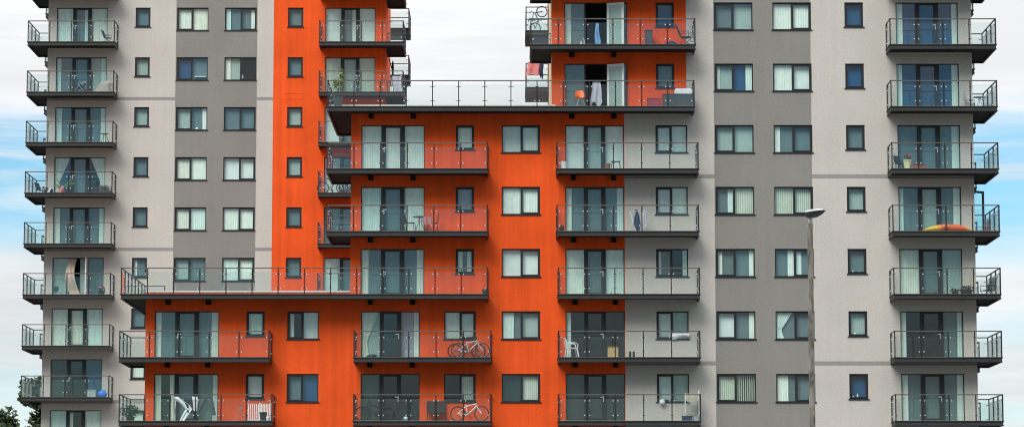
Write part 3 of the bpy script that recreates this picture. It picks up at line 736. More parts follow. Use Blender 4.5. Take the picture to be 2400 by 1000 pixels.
q = MB(); q.box(-.16,.16,-.012,.012,.42,.80); x, y, z = at(1003,0,-.66)
def drape(u, v): return ((u-.5)*.42*(1+.1*math.sin(v*3)), .03*math.sin(u*14)+.02*v, .70-.34*v)
q = MB(); q.sheet(drape, 14, 6); single(q, 'cloth', 'pink_cloth', 'dark red cloth hung over the right-hand chair at the round table', 'cloth', (x,y-.28,z))
# --- cloths on the rails
def hung_cloth(label, loc, w0, w1, h, col, seed=0, rz=0.0, hem=0.06):
    rnd = random.Random(seed); a, b_ = rnd.random()*6, rnd.random()*6
    q = MB()
    def fn(u, v):
        w = w0+(w1-w0)*v
        zz_ = -h*v - hem*v*math.sin(u*9+a)
        return ((u-.5)*w+.04*v*math.sin(a+4*v), -.05*math.sin(u*11+b_)*min(1,v*2) - .03, zz_)
    q.sheet(fn, 18, 12)
    q.sheet(lambda u, v: ((u-.5)*w0, .05+.02*math.sin(u*11), -h*.35*v), 8, 4)
    q.sheet(lambda u, v: ((u-.5)*w0, -.03+.08*v, .012), 8, 1)
    return single(q, 'towel', col, label, 'towel', loc, rz, True)
x, y, z = at(1398,2,-1.26); hung_cloth('long pale grey towel hanging between the orange chair and open white door', (x,y,z+1.1), .34, .58, 1.02, 'lilac_cloth', 3, hem=.12)
x, y, z = at(1400,3,-.95); hung_cloth('pale blue and white cloth hanging in the doorway of the upper orange balcony', (x,y,z+1.0), .12, .30, .98, 'blue_cloth', 5, hem=.10)
x, y = XT-.72, 10.55; hung_cloth('faded pink patterned towel draped over the side balcony rail', (x,y,F(3)+1.20), .62, .72, .62, 'pink_cloth', 8, 0, .05)
x, y = XT-.35, 10.52; hung_cloth('dark strap-like cloth beside the pink towel on the side balcony', (x,y,F(3)+1.20), .20, .16, .8, 'navy_cloth', 9, 0, .1)
# --- clothes airers
def airer(label, loc, rz, w=1.2):
    t = thing('clothes_airer', label, 'clothes airer', loc, rz)
    q = MB()
    for s in (-1,1):
        q.tube([(s*w/2,-.25,0),(s*w/2,.25,.95)], .012, 5); q.tube([(s*w/2,.25,0),(s*w/2,-.25,.95)], .012, 5)
    q.build('leg_frame', 'white_frame', t); q = MB()
    for i in range(6): yy = -.25+.1*i; q.tube([(-w/2,yy,.95),(w/2,yy,.95)], .008, 4)
    q.build('rack', 'white_frame', t); return t
def garment(label, name, cat, loc, pts, col, seed=1, rz=0):
    """hanging cloth; pts = (z, xleft, xright) from the top down"""
    q = MB(); n = len(pts)-1
    def fn(u, v):
        f = v*n; i = min(int(f), n-1); r = f-i; a, b_ = pts[i], pts[i+1]
        zz_, l, rr = (a[j]+(b_[j]-a[j])*r for j in range(3))
        return (l+(rr-l)*u, .025*math.sin(u*9+seed+2*v)-.02*v, zz_)
    q.sheet(fn, 14, 5*n); q.sheet(lambda u, v: tuple(c+d for c, d in zip(fn(u, v*.45), (0,.05,0))), 10, 4)
    return single(q, name, col, label, cat, loc, rz, True)
x, y, z = at(455,-3,-.7); airer('white clothes airer loaded with washing behind the low balcony glass', (x,y,z), 0, 1.7)
garment('white trousers slung diagonally over the clothes airer', 'trousers', 'clothes', (x-.75,y-.30,z), [(1.08,-.18,.06),(.92,0,.28),(.70,.26,.60),(.52,.40,.70),(.35,.30,.58),(.02,.14,.36)], 'white_cloth', 1)
garment('black garment in the middle of the clothes airer', 'shirt', 'clothes', (x-.22,y-.29,z), [(.97,-.22,.22),(.75,-.16,.22),(.5,-.12,.22),(.34,0,.2)], 'dark_fabric', 2)
garment('white striped shirt next to the black garment on the airer', 'shirt', 'clothes', (x+.05,y-.33,z), [(1.08,-.12,.12),(.85,-.08,.16),(.45,-.04,.12)], 'white_cloth', 3)
q = MB()
for top, bot in (((-.25,.10),(-.46,-.26)), ((.06,.34),(.28,.48))):
    q.sheet(lambda u, v: (top[0]+(bot[0]-top[0])*v + u*((top[1]-top[0])*(1-v)+(bot[1]-bot[0])*v), .03*math.sin(u*7+v*2), .98-.72*v), 10, 8)
single(q, 'trousers', 'grey_cloth', 'dark grey trousers hanging at the right of the clothes airer', 'clothes', (x+.52,y-.28,z), 0, True)
x, y, z = at(1497,0,-.6); airer('small clothes airer on the balcony in front of the pale wall', (x,y,z), math.radians(30), .6)
garment('dark blue patterned shirt on the small airer', 'shirt', 'clothes', (x-.12,y-.25,z), [(1.02,-.05,.05),(.75,-.08,.14),(.35,-.12,.20),(.05,0,.15)], 'navy_cloth', 5)
garment('pale shirt beside the dark blue one on the small airer', 'shirt', 'clothes', (x+.20,y-.2,z), [(.98,-.04,.08),(.7,-.10,.12),(.2,-.08,.14)], 'lilac_cloth', 6)
x, y, z = at(930,4,YL-.3); airer('folding airer with pale washing at the right end of the rear orange balcony', (x,y,z), math.radians(20), .55)
garment('pale grey sheet over the airer on the rear orange balcony', 'sheet', 'clothes', (x,y-.22,z), [(1.0,-.25,.25),(.6,-.2,.26),(.05,-.06,.22)], 'lilac_cloth', 7)
q = MB(); q.tube([(0,0,0),(.10,.05,1.0),(-.22,.15,2.15)], .03, 6); q.cur = 1
q.lathe([(.02,1.15),(.05,1.3),(.07,1.7),(.05,1.95),(.01,2.1)], (-.02,.08,0), 8); x, y, z = at(921,4,YL+.6); single(q, 'parasol', ['black_plastic','dark_fabric'], 'closed dark parasol leaning behind the airer on the rear orange balcony', 'parasol', (x,y,z))
# --- plants
def pot_plant(label, loc, pot='black_plastic', r=.15, h=.28, fol='leaf_green', n=120, fr=(.22,.22,.20), flower=None, name='potted_plant', leaf=.04, seed=1, fz=None):
    t = thing(name, label, 'plant', loc)
    q = MB(); q.lathe([(r*.72,0),(r*.95,h*.9),(r*1.06,h*.9),(r*1.06,h),(r*.9,h),(r*.88,h*.93)], n=14); q.build('pot', pot, t)
    q = MB(); q.leaves((0,0,h+(fz or fr[2]*.8)), fr, n, leaf, seed); q.build('foliage', fol, t)
    if flower:
        q = MB(); q.leaves((0,0,h+fr[2]*1.15), (fr[0]*.9,fr[1]*.9,fr[2]*.7), 45, .045, seed+9); q.build('flowers', flower, t)
    return t
x, y, z = at(2127,1,-.95); pot_plant('cream pot of orange-red flowers beside the low dark chair', (x,y,z), 'cream_pot', .19, .42, 'leaf_dark', 60, (.16,.16,.16), 'flower_red', seed=4)
q = MB(); q.box(-.36,.36,-.11,.11,0,.16); q.cur = 1; q.leaves((0,0,.22), (.34,.10,.07), 70, .04, 3); x, y, z = at(2152,1,-1.0)
t = thing('planter_box', 'brown planter trough right of the cream flowerpot', 'planter', (x,y,z)); q.build('trough', ['terracotta','terracotta'], t)
x, y, z = at(238,0,LF-.2); pot_plant('bright pink flowers in a dark pot right of the billowing curtain', (x,y,z), 'black_plastic', .20, .22, 'leaf_dark', 70, (.26,.2,.16), 'flower_pink', seed=5)
x, y, z = at(243,2,LF-.1); t = thing('planter_box', 'long planter of brown heather at the right of the palm balcony', 'planter', (x,y,z))
q = MB(); q.box(-.55,.45,-.14,.14,0,.14); q.build('trough', 'black_plastic', t); q = MB(); q.leaves((0,0,.28), (.52,.16,.20), 420, .045, 8); q.build('foliage', 'heather', t)
t = thing('potted_palm', 'potted palm with long arching green blades on a left tower balcony', 'plant', at(147,2,YL-.3)); q = MB(); q.lathe([(.15,0),(.2,.3),(.18,.3)], n=12); q.build('pot', 'terracotta', t)
q = MB(); rnd = random.Random(5)
for i in range(26):
    a = rnd.random()*6.28; l = .45+.35*rnd.random(); e_ = .5+.8*rnd.random(); p0 = Vector((0,0,.3)); pts = []
    for j in range(5):
        s = j/4; pts.append((l*s*math.cos(a), .55*l*s*math.sin(a), .3 + l*e_*s*1.3 - .55*l*s*s))
    wv = .045
    for j in range(4):
        p_, n_ = pts[j], pts[j+1]; k0, k1 = wv*(1-j/4.2), wv*(1-(j+1)/4.2)
        q.add([(p_[0],p_[1],p_[2]-k0),(n_[0],n_[1],n_[2]-k1),(n_[0],n_[1],n_[2]+k1),(p_[0],p_[1],p_[2]+k0)], [(0,1,2,3)])
q.build('foliage', 'leaf_green', t)
t = thing('potted_shrub', 'thin yellow-green shrub in a grey tub at the corner of the upper terrace', 'plant', at(792,2,-.8)); q = MB(); q.lathe([(.17,0),(.22,.48),(.24,.5),(.2,.5)], n=14); q.build('pot', 'grey_box', t)
q = MB(); q.tube([(0,0,.45),(.03,0,.9),(.0,0,1.35)], .015, 5); q.tube([(.02,0,.8),(.16,.03,1.5)], .010, 5); q.tube([(.02,0,.75),(-.2,.02,1.3)], .010, 5); q.build('stem', 'bark', t)
q = MB(); q.leaves((.02,0,1.05), (.30,.22,.30), 240, .05, 12, 2); q.leaves((.16,0,1.5), (.13,.13,.28), 80, .05, 13, 2); q.build('foliage', ['leaf_pale','leaf_green'], t)
x, y, z = at(306,-3,-.3); pot_plant('dark green bushy plant at the left end of the lowest balcony', (x,y,z), 'black_plastic', .2, .22, 'leaf_dark', 260, (.42,.35,.30), None, leaf=.06, seed=14)
x, y, z = at(2265,-1,-.6); pot_plant('low leafy plant in a dark bowl beside the broom on the corner balcony', (x,y,z), 'black_plastic', .30, .25, 'leaf_dark', 90, (.34,.2,.10), None, leaf=.05, seed=15)
x, y, z = at(2238,-1,-.6); pot_plant('small dark plant left of the bowl on the corner balcony', (x,y,z), 'black_plastic', .16, .14, 'leaf_dark', 60, (.24,.15,.10), None, leaf=.05, seed=16)
x, y, z = at(1316,0,-1.0); pot_plant('small black pot with a dry stick at the left end of a balcony', (x,y,z), 'black_plastic', .13, .18, 'leaf_dark', 30, (.14,.12,.06), None, leaf=.04, seed=17)
# --- boxes, bins, bags and small stuff
def crate(label, name, cat, loc, w, d, h, col, lid=None, lcol=None, rz=0):
    t = thing(name, label, cat, loc, rz)
    q = MB(); e = .02; q.prism([(-w/2+e,-d/2),(w/2-e,-d/2),(w/2,-d/2+e),(w/2,d/2-e),(w/2-e,d/2),(-w/2+e,d/2),(-w/2,d/2-e),(-w/2,-d/2+e)], 0, h); q.build('body', col, t)
    if lid:
        q = MB(); q.prism([(-w/2-.015,-d/2-.015),(w/2+.015,-d/2-.015),(w/2+.015,d/2+.015),(-w/2-.015,d/2+.015)], h+.002, h+lid*.6); q.prism([(-w/2+.03,-d/2+.03),(w/2-.03,-d/2+.03),(w/2-.03,d/2-.03),(-w/2+.03,d/2-.03)], h+lid*.6+.001, h+lid); q.build('lid', lcol or col, t)
    return t
x, y, z = at(1590,2,-.6); crate('dark grey storage chest at the right end of the terrace balcony', 'storage_chest', 'chest', (x,y,z), 1.40, .6, .58, 'grey_box', .06)
x2 = at(1601,2,-.6)[0]; q = MB(); q.box(-.38,.38,-.24,.24,0,.20); q.box(-.36,.36,-.22,.22,.2,.23); single(q, 'cushion', 'white_cloth', 'white folded cushion lying on the dark storage chest', 'cushion', (x2,y,z+.642))
x, y, z = at(1533,2,-.55); crate('dark red box left of the grey storage chest', 'storage_box', 'box', (x,y,z), .62, .45, .42, 'red_box', .05)
x, y, z = at(1520,3,-.45); crate('tall narrow dark bin against the upper orange wall', 'bin', 'bin', (x,y,z), .34, .34, .72, 'grey_box', .07, 'black_plastic')
x, y, z = at(1437,-2,-.55); t = thing('cardboard_box', 'upright brown cardboard box between the white chair and the boots', 'box', (x,y,z), math.radians(-8))
q = MB(); q.box(-.23,.23,-.16,.16,0,.46); q.build('carton', 'cardboard', t); q = MB(); q.add([(-.23,-.16,.46),(.23,-.16,.46),(.22,-.20,.52),(-.22,-.20,.52)], [(0,1,2,3)]); q.add([(-.23,.16,.46),(.23,.16,.46),(.2,.12,.53),(-.2,.12,.53)], [(0,1,2,3)]); q.build('flap', 'cardboard', t)
x, y, z = at(1481,-2,-.6)
for i, lb in ((0,'left black wellington boot right of the cardboard box'),(1,'right black wellington boot right of the cardboard box')):
    q = MB(); q.tube([(0,0,.30),(0,0,.16),(0,-.01,.07)], [.055,.05,.05], 8); q.blob((0,-.07,.045), (.045,.13,.045), 10, 6); single(q, 'boot', 'black_rubber', lb, 'boot', (x-.08+.16*i,y,z), 0, True)
q = MB()
def rag(u, v): return ((u-.5)*.80, -.02-.10*math.sin(math.pi*v)-.03*math.sin(u*8), -.30*v*(.75+.25*math.sin(u*5+1)))
q.sheet(rag, 16, 8); q.sheet(lambda u, v: ((u-.5)*.8, -.02+.05*v, .012+.02*math.sin(u*9)), 16, 2); x = xat(1594,-.05,F(-2)+.95); single(q, 'cloth', 'white_cloth', 'crumpled white cloth hanging over a window sill', 'cloth', (x,-.05,F(-2)+1.16), 0, True)
x, y, z = at(1321,1,-1.0); q = MB(); q.lathe([(.11,0),(.14,.34),(.155,.36),(.13,.36)], n=14); single(q, 'bucket', 'white_plastic', 'white bucket at the left end of a balcony', 'bucket', (x,y,z))
x, y, z = at(1424,1,-.7); q = MB(); q.lathe([(.10,0),(.13,.26),(.14,.30),(.11,.30)], n=14); single(q, 'flowerpot', 'terracotta', 'small brown flowerpot beside the wire stool', 'pot', (x,y,z))
t = thing('wire_stool', 'small dark metal stool beside the brown flowerpot', 'stool', at(1443,1,-.7)); q = MB(); q.box(-.2,.2,-.16,.16,.38,.40); q.build('seat', 'black_plastic', t)
for sx_ in (-1,1):
    for sy_ in (-1,1): q = MB(); q.tube([(sx_*.17,sy_*.14,.38),(sx_*.21,sy_*.17,0)], .012, 5); q.build('leg', 'black_plastic', t)
def bottle(label, loc, col, h=.28, r=.04): q = MB(); q.lathe([(r,0),(r,h*.6),(r*.4,h*.78),(r*.38,h)], n=10); single(q, 'bottle', col, label, 'bottle', loc, 0, True)
x, y, z = at(1432,-1,-.5); bottle('tall pale bottle on the floor left of two small jars', (x,y,z), 'clear_box')
for i, (dx, c, lb) in enumerate(((.28,'straw','straw coloured jar on the balcony floor right of the pale bottle'),(.48,'white_plastic','white jar on the balcony floor right of the straw coloured one'))):
    q = MB(); q.lathe([(.05,0),(.055,.11),(.04,.13)], n=10); single(q, 'jar', c, lb, 'jar', (x+dx,y,z), 0, True)
x, y, z = at(1362,3,-.5)
for dx, c, h, lb in ((0,'white_plastic',.30,'white bottle on the upper orange balcony floor left of the doorway'),(.14,'clear_box',.36,'clear bottle beside the white bottle left of the doorway')): bottle(lb, (x+dx,y,z), c, h)
x, y, z = at(1573,3,-.7); q = MB(); q.blob((0,0,.12), (.26,.16,.12), 14, 8, .3, 3); single(q, 'bag', 'navy_cloth', 'slumped dark bag left of the folding armchair', 'bag', (x,y,z), 0, True)
x, y, z = at(1624,3,-.9); q = MB(); q.blob((0,0,.09), (.17,.13,.09), 12, 7, .3, 5); q.blob((-.02,0,.22), (.10,.09,.07), 10, 6, .3, 6); single(q, 'bag', 'straw', 'pale straw bag at the foot of the folding armchair', 'bag', (x,y,z), 0, True)
x, y, z = at(1137,-1,-1.0); q = MB(); q.lathe([(.09,0),(.13,.10),(.135,.2),(.10,.27),(.03,.29)], n=14); single(q, 'urn', 'black_plastic', 'small round black pot at the right end of the long terrace', 'pot', (x,y,z), 0, True)
x, y, z = at(872,-2,-1.0); q = MB(); q.blob((0,0,.07), (.22,.14,.08), 12, 7, .4, 4); single(q, 'bag', 'black_plastic', 'small black bag on the floor below the white tied curtain', 'bag', (x,y,z), 0, True)
x, y, z = at(950,-3,-.8); q = MB(); q.blob((0,0,.11), (.11,.11,.11), 14, 9); q.cur = 1; q.blob((.02,-.04,.13), (.09,.08,.08), 12, 8); single(q, 'ball', ['teal_plastic','white_plastic'], 'small teal and white ball on the floor before dark doors', 'ball', (x,y,z), 0, True)
for i, (u, lb) in enumerate(((1012,'left dark wicker basket chair against the orange wall'),(1034,'right dark wicker basket chair beside the white bicycle'))):
    t = thing('wicker_chair', lb, 'chair', at(u,-3,-.35), math.radians(4))
    q = MB(); q.box(-.21,.21,-.20,.16,.38,.42); q.build('seat', 'wicker', t)
    q = MB(); q.add([(-.22,.16,.42),(.22,.16,.42),(.215,.24,.93),(-.215,.24,.93),(-.22,.20,.42),(.22,.20,.42),(.215,.28,.93),(-.215,.28,.93)], [(0,1,2,3),(5,4,7,6),(3,2,6,7),(0,3,7,4),(1,5,6,2)]); q.build('backrest', 'wicker', t)
    for sx_ in (-1,1):
        for sy_ in (-.18,.16): q = MB(); q.tube([(sx_*.19,sy_,.38),(sx_*.20,sy_,0)], .013, 5); q.build('leg', 'black_plastic', t)
x, y, z = at(240,-2,LF-.2); q = MB(); q.blob((0,0,.19), (.27,.18,.19), 16, 10, .25, 2); q.blob((.05,0,.34), (.12,.10,.08), 10, 6, .3, 3); single(q, 'carrier_bag', 'blue_bag', 'full bright blue bag beside the clear box', 'bag', (x,y,z), 0, True)
x, y, z = at(214,-2,LF-.1); crate('translucent storage box left of the blue bag', 'storage_box', 'box', (x,y,z), .52, .36, .38, 'clear_box', .04)
# covered barbecue and pushchair on a left tower balcony
q = MB()
def cover(u, v):
    a = 6.2832*u; r = (.62-.10*v+.07*math.sin(5*a+3*v)) if v < .8 else .52*(1-(v-.8)/.2)
    return (r*math.cos(a)*(.95-.35*v)+.22*v, .34*r*math.sin(a)*1.3, .62*min(1,v*1.2)+ .10*math.sin(a+.5)*min(1,v))
q.sheet(cover, 28, 10); x, y, z = at(240,4,LF); single(q, 'covered_barbecue', 'tarp', 'barbecue under a beige tarpaulin at the right end of a left tower balcony', 'barbecue', (x,y,z), 0, True)
t = thing('pushchair', 'dark folded pushchair left of the beige tarpaulin', 'pushchair', at(187,4,LF))
for dx in (-.24,.24):
    q = MB(); q.ring((dx,-.2,.12), .10, .022, n=16, m=5); q.ring((dx,.2,.12), .10, .022, n=16, m=5); q.build('wheel', 'black_rubber', t)
q = MB(); q.tube([(-.24,-.2,.12),(.1,-.2,.55),(.36,-.2,.62)], .02, 5); q.tube([(-.24,.2,.12),(.1,.2,.55),(.36,.2,.62)], .02, 5); q.tube([(.24,-.2,.12),(-.1,-.2,.5)], .02, 5); q.tube([(.24,.2,.12),(-.1,.2,.5)], .02, 5); q.tube([(.36,-.2,.62),(.36,.2,.62)], .02, 5); q.build('frame', 'alu', t)
q = MB(); q.add([(-.22,-.18,.22),(-.22,.18,.22),(.18,.18,.30),(.18,-.18,.30),(.30,-.18,.56),(.30,.18,.56)], [(0,3,2,1),(3,4,5,2)]); q.blob((-.05,0,.40), (.20,.18,.13), 10, 7); q.build('seat', 'dark_fabric', t)
x, y, z = at(113,2,YL-.9); q = MB(); q.blob((0,0,.16), (.28,.2,.17), 12, 8, .3, 5); single(q, 'bag', 'black_plastic', 'black rubbish bag by the corner post on the palm balcony', 'bag', (x,y,z), 0, True)
q = MB(); q.add([(-.10,0,0),(0,0,0),(.16,.1,.30),(.06,.1,.32),(-.1,.03,0),(0,.03,0),(.16,.13,.30),(.06,.13,.32)], [(0,1,2,3),(5,4,7,6),(0,4,5,1),(3,2,6,7),(0,3,7,4),(1,5,6,2)]); single(q, 'board', 'white_plastic', 'short white board leaning on the black rubbish bag', 'board', (at(114,2,YL-1.12)[0],YL-1.15,z))
x, y, z = at(140,2,YL-1.0); q = MB(); q.add([(-.20,0,.0),(.02,0,0),(.26,.05,.40),(.10,.05,.45),(-.2,.12,0),(.02,.12,0),(.26,.16,.40),(.10,.16,.45)], [(0,1,2,3),(5,4,7,6),(0,4,5,1),(3,2,6,7),(0,3,7,4),(1,5,6,2)]); single(q, 'sunshade', 'pink_cloth', 'folded pink and white sunshade leaning in front of the palm', 'sunshade', (x,y,z))
# stepladder, bucket and small pot at the white chairs
t = thing('stepladder', 'small metal stepladder left of the white slatted chairs', 'stepladder', at(563,-3,-.6), math.radians(90)); q = MB()
q.tube([(-.15,-.22,0),(-.15,.0,.72)], .014, 5); q.tube([(.15,-.22,0),(.15,.0,.72)], .014, 5); q.tube([(-.15,.22,0),(-.15,.0,.72)], .012, 5); q.tube([(.15,.22,0),(.15,0,.72)], .012, 5); q.build('frame', 'alu', t)
for hh in (.25,.48,.70): q = MB(); yy = -.22*(1-hh/.72); q.box(-.14,.14,yy-.04,yy+.04,hh-.012,hh+.012); q.build('step', 'black_plastic', t)
x, y, z = at(617,-3,-1.2); q = MB(); q.lathe([(.12,0),(.17,.36),(.18,.38),(.15,.38)], n=14); single(q, 'bucket', 'black_plastic', 'black bucket in front of the right-hand white slatted chair', 'bucket', (x,y,z))
x, y, z = at(628,-3,-1.2); q = MB(); q.lathe([(.07,0),(.10,.12),(.09,.18),(.05,.2)], n=12); single(q, 'jug', 'white_plastic', 'small white jug right of the black bucket', 'jug', (x,y,z), 0, True)
# kayak
q = MB(); nx, na = 30, 12; Lk = 2.35; vs = []
for i in range(nx+1):
    s = -1+2*i/nx; k = max(0.02,(1-abs(s)**2.2))
    for j in range(na):
        a = 6.2832*j/na; vs.append((s*Lk/2, .31*k**.8*math.cos(a), .02+.17*(k**.9)*(1+math.sin(a)) + .03*abs(s)**3))
q.add(vs, [(i*na+j,i*na+(j+1)%na,(i+1)*na+(j+1)%na,(i+1)*na+j) for i in range(nx) for j in range(na)])
x, y, z = at(2222,0,-.95); single(q, 'kayak', 'kayak_hull', 'orange and yellow kayak lying upside down behind balcony glass', 'kayak', (x,y,z), 0, True)
# rack at the right end of the lowest grey balcony
t = thing('shelf_rack', 'pale metal shelf rack with netting at the right end of the lowest grey balcony', 'rack', at(1622,-3,-.7)); q = MB()
for sx_ in (-.30,.30):
    for sy_ in (-.18,.18): q.tube([(sx_,sy_,0),(sx_,sy_,1.38 if sx_ > 0 else 1.25)], .014, 5)
q.build('frame', 'white_frame', t)
for hh in (.32,.72,1.18): q = MB(); q.box(-.30,.30,-.18,.18,hh-.012,hh+.012); q.build('shelf', 'clear_box', t)
q = MB(); q.sheet(lambda u, v: (-.30+.6*u, -.2-.02*math.sin(u*12), 1.22-.28*v-.16*math.sin(math.pi*u)*v), 14, 5); q.build('netting', 'straw', t)
x, y, z = at(1620,-3,-.98); q = MB(); q.prism([(-.22,-.12),(.22,-.12),(.22,.12),(-.22,.12)], 0, .20); q.box(-.24,.24,-.14,.14,.2,.23); single(q, 'tool_box', 'navy_cloth', 'dark toolbox on the floor before the shelf rack', 'toolbox', (x-.18,y,z))
q = MB(); q.lathe([(.09,0),(.12,.2),(.125,.22),(.10,.22)], n=12); single(q, 'tub', 'clear_box', 'pale plastic tub right of the dark toolbox', 'tub', (x+.22,y,z))
q = MB(); q.blob((0,0,0), (.13,.10,.12), 12, 8, .3, 6); x = xat(1552,-.14,F(-3)+.9); single(q, 'bag', 'white_cloth', 'small white bag hanging at the window sill left of the shelf rack', 'bag', (x,-.17,F(-3)+.90), 0, True)
# broom
x, y, z = at(2274,-1,-.3); q = MB(); q.tube([(0,0,.05),(.05,.1,1.0)], .012, 5); q.cur = 1; q.box(-.14,.14,-.03,.03,0,.08); single(q, 'broom', ['wood','black_plastic'], 'broom leaning on the wall beside the plant bowl', 'broom', (x,y,z))
# seen through the windows
def inwin(u, k, dz): return (xat(u, .42, H(k)-1.26+dz), .42, H(k)-1.26+dz)
def linwin(u, k, dz): return (xat(u, YL+.42, H(k)-1.29+dz), YL+.42, H(k)-1.29+dz)
def incart(label, loc, w, h, col, name='cardboard_box', cat='box', d=.2): q = MB(); q.box(-w/2,w/2,-.1,d-.1,0,h); q.box(-w/2+.01,w/2-.01,-.09,d-.11,h,h+.012); single(q, name, col, label, cat, loc)
incart('small pale box on the sill inside a window below the terrace level', inwin(1849,1,.06), .26, .30, 'cardboard')
incart('brown carton inside the window beside the street lamp pole', inwin(1846,-2,.06), .50, .30, 'cardboard')
incart('red box inside the window just below the lamp head', inwin(1830,-1,.06), .32, .18, 'flower_red')
incart('white box standing in the open dark window of the left tower', linwin(567,4,.06), .17, .27, 'white_cloth')
t = thing('window_bench', 'white slatted chair back inside a left tower window', 'chair', linwin(470,4,.02)); q = MB()
q.box(-.30,.32,-.05,.0,.52,.66); q.box(-.30,.32,-.05,.0,.22,.36)
for i in range(7): q.box(-.28+.09*i,-.25+.09*i,-.045,-.01,.36,.52)
q.build('backrest', 'white_plastic', t); q = MB(); q.box(-.42,-.30,-.05,0,0,.3); q.box(-.30,.32,-.3,-.051,.18,.22); q.build('seat', 'white_plastic', t)
x, y, z = at(133,0,YL+.55); q = MB(); q.blob((0,0,.42), (.34,.3,.44), 16, 10, .06, 4); single(q, 'rounded_shape', 'navy_cloth', 'dark blue rounded shape inside the glass left of the billowing curtain', 'bean bag', (x,y,z), 0, True)  # rounded dark blue form set behind the left pane
for u, k, lb in ((2004,-2,'small white cup on the sill of the small window level with the cardboard box'),):
    q = MB(); q.lathe([(.05,0),(.06,.10),(.05,.10)], n=10); single(q, 'cup', 'white_plastic', lb, 'cup', (xat(u,.19,H(k)-1.0),.165,H(k)-1.13+.075), 0, True)
# ------------------------------------------------------------------ street lamp in front, on the pavement
LY = -73.0
lz = zat(524, LY); lx = xat(1898.5, LY, lz)
t = thing('street_lamp', 'mottled street lamp post in front of the grey tower with a flat lantern', 'street lamp', (lx, LY, 0))
q = MB(); q.tube([(0,0,0),(0,0,1.2),(0,0,1.25),(0,0,lz)], [.10,.10,.066,.056], 14); q.build('pole', 'pole_mottled', t, smooth=True)
q = MB(); q.tube([(-.07,0,lz-.04),(.07,0,lz-.04)], .012, 5); q.tube([(0,0,lz-.03),(-.01,0,lz+.07),(.01,-.02,lz+.15)], [.034,.032,.045], 10); q.build('bracket', 'lamp_shell', t, smooth=True)
def lantern(q, z0, top):
    pass
# lantern body: axis runs to the right and towards the viewer
ax = Vector((.68,-.73,0)).normalized(); sd_ = Vector((-ax.y, ax.x, 0))
def lp(s, w_, zz_): p_ = ax*s + sd_*w_; return (p_.x, p_.y, lz+zz_)
q = MB(); prof = [(-.07,.06,.225,.262,.14),(-.02,.12,.225,.275,.12),(.10,.14,.228,.280,.13),(.24,.13,.232,.280,.175),(.34,.09,.238,.272,.215),(.38,.05,.242,.265,.235)]
vs = []; fs = []
for s, w_, zb, zt, _b in prof: vs += [lp(s,-w_,zb),lp(s,w_,zb),lp(s,w_*.9,zt-.01),lp(s,w_*.5,zt),lp(s,-w_*.5,zt),lp(s,-w_*.9,zt-.01)]
n = len(prof)
for i in range(n-1):
    for j in range(6): fs.append((i*6+j,i*6+(j+1)%6,(i+1)*6+(j+1)%6,(i+1)*6+j))
fs += [tuple(range(6)), tuple(range((n-1)*6,n*6))]; q.add(vs, fs); q.build('lantern_cover', 'lamp_shell', t)
q = MB(); vs = []; fs = []
for s, w_, zb, zt, _b in prof[:-1]: vs += [lp(s,-w_*.95,zb-.002),lp(s,w_*.95,zb-.002),lp(s,w_*.7,_b),lp(s,-w_*.7,_b)]
for i in range(n-2):
    for j in range(4): fs.append((i*4+j,i*4+(j+1)%4,(i+1)*4+(j+1)%4,(i+1)*4+j))
fs += [(0,1,2,3), tuple(range((n-2)*4,(n-1)*4))]; q.add(vs, fs); q.build('lantern_bowl', 'lamp_glass', t)
# ------------------------------------------------------------------ trees behind the rear tower, lower left
def tree(label, x, y, h, rx, rz_, n, seed):
    t = thing('tree', label, 'tree', (x, y, 0)); rnd = random.Random(seed)
    q = MB(); q.tube([(0,0,0),(.1,0,h*.35),(0,.1,h*.6),(.05,0,h*.8)], [.32,.26,.18,.08], 8)
    for i in range(9):
        a = rnd.random()*6.28; b0 = h*(.35+.4*rnd.random()); l = rx*(.6+.4*rnd.random())
        q.tube([(0,0,b0),(l*.5*math.cos(a),l*.5*math.sin(a),b0+l*.45),(l*math.cos(a),l*math.sin(a),b0+l*.7)], [.1,.06,.02], 5)
    q.build('trunk', 'bark', t)
    q = MB()
    for i in range(60):
        d = Vector((rnd.gauss(0,1),rnd.gauss(0,1),rnd.gauss(0,1))).normalized()*(rnd.random()**.35)
        c = (d.x*rx, d.y*rx, h-rz_+d.z*rz_*.92); r = rx*(.22+.20*rnd.random())
        q.leaves(c, (r,r,r*.75), n//60, .17, seed*100+i, 2)
    q.build('crown', ['tree_leaf','tree_leaf_dark'], t)
TY = YL+38
def tx(u, v): return xat(u, TY, zat(v, TY))
tree('dense green tree rising behind the left tower', tx(140,960), TY, zat(850,TY), 2.7, 4.8, 26000, 3)
tree('lighter tree at the far left edge of the picture', tx(-35,990), TY+4, zat(950,TY+4), 2.0, 2.6, 7000, 6)

# small things on window sills
def sill(u, k, plane, label, name, col, w=.06, h=.12, cat='ornament', hh=1.13):
    q = MB(); q.lathe([(w*.7,0),(w,h*.5),(w*.5,h*.8),(w*.55,h)], n=10); z = H(k)-hh+.055
    single(q, name, col, label, cat, (xat(u,plane+.165,z),plane+.165,z), 0, True)
sill(1999,-1,0,'left white ornament on the sill of the small window beside the lantern','ornament','white_plastic',.05,.12)
sill(2014,-1,0,'right white ornament on the sill of the small window beside the lantern','ornament','clear_box',.06,.09)
sill(2000,-3,0,'left white ornament in the lowest small window of the grey tower','ornament','white_plastic',.05,.10)
sill(2010,-3,0,'slim white vase in the lowest small window of the grey tower','vase','white_plastic',.04,.20)
sill(434,3,YL,'left white bowl on the sill of a left tower window below the dark band','bowl','white_plastic',.10,.09,hh=1.29)
sill(462,3,YL,'right white bowl on the sill of a left tower window below the dark band','bowl','white_plastic',.12,.10,hh=1.29)
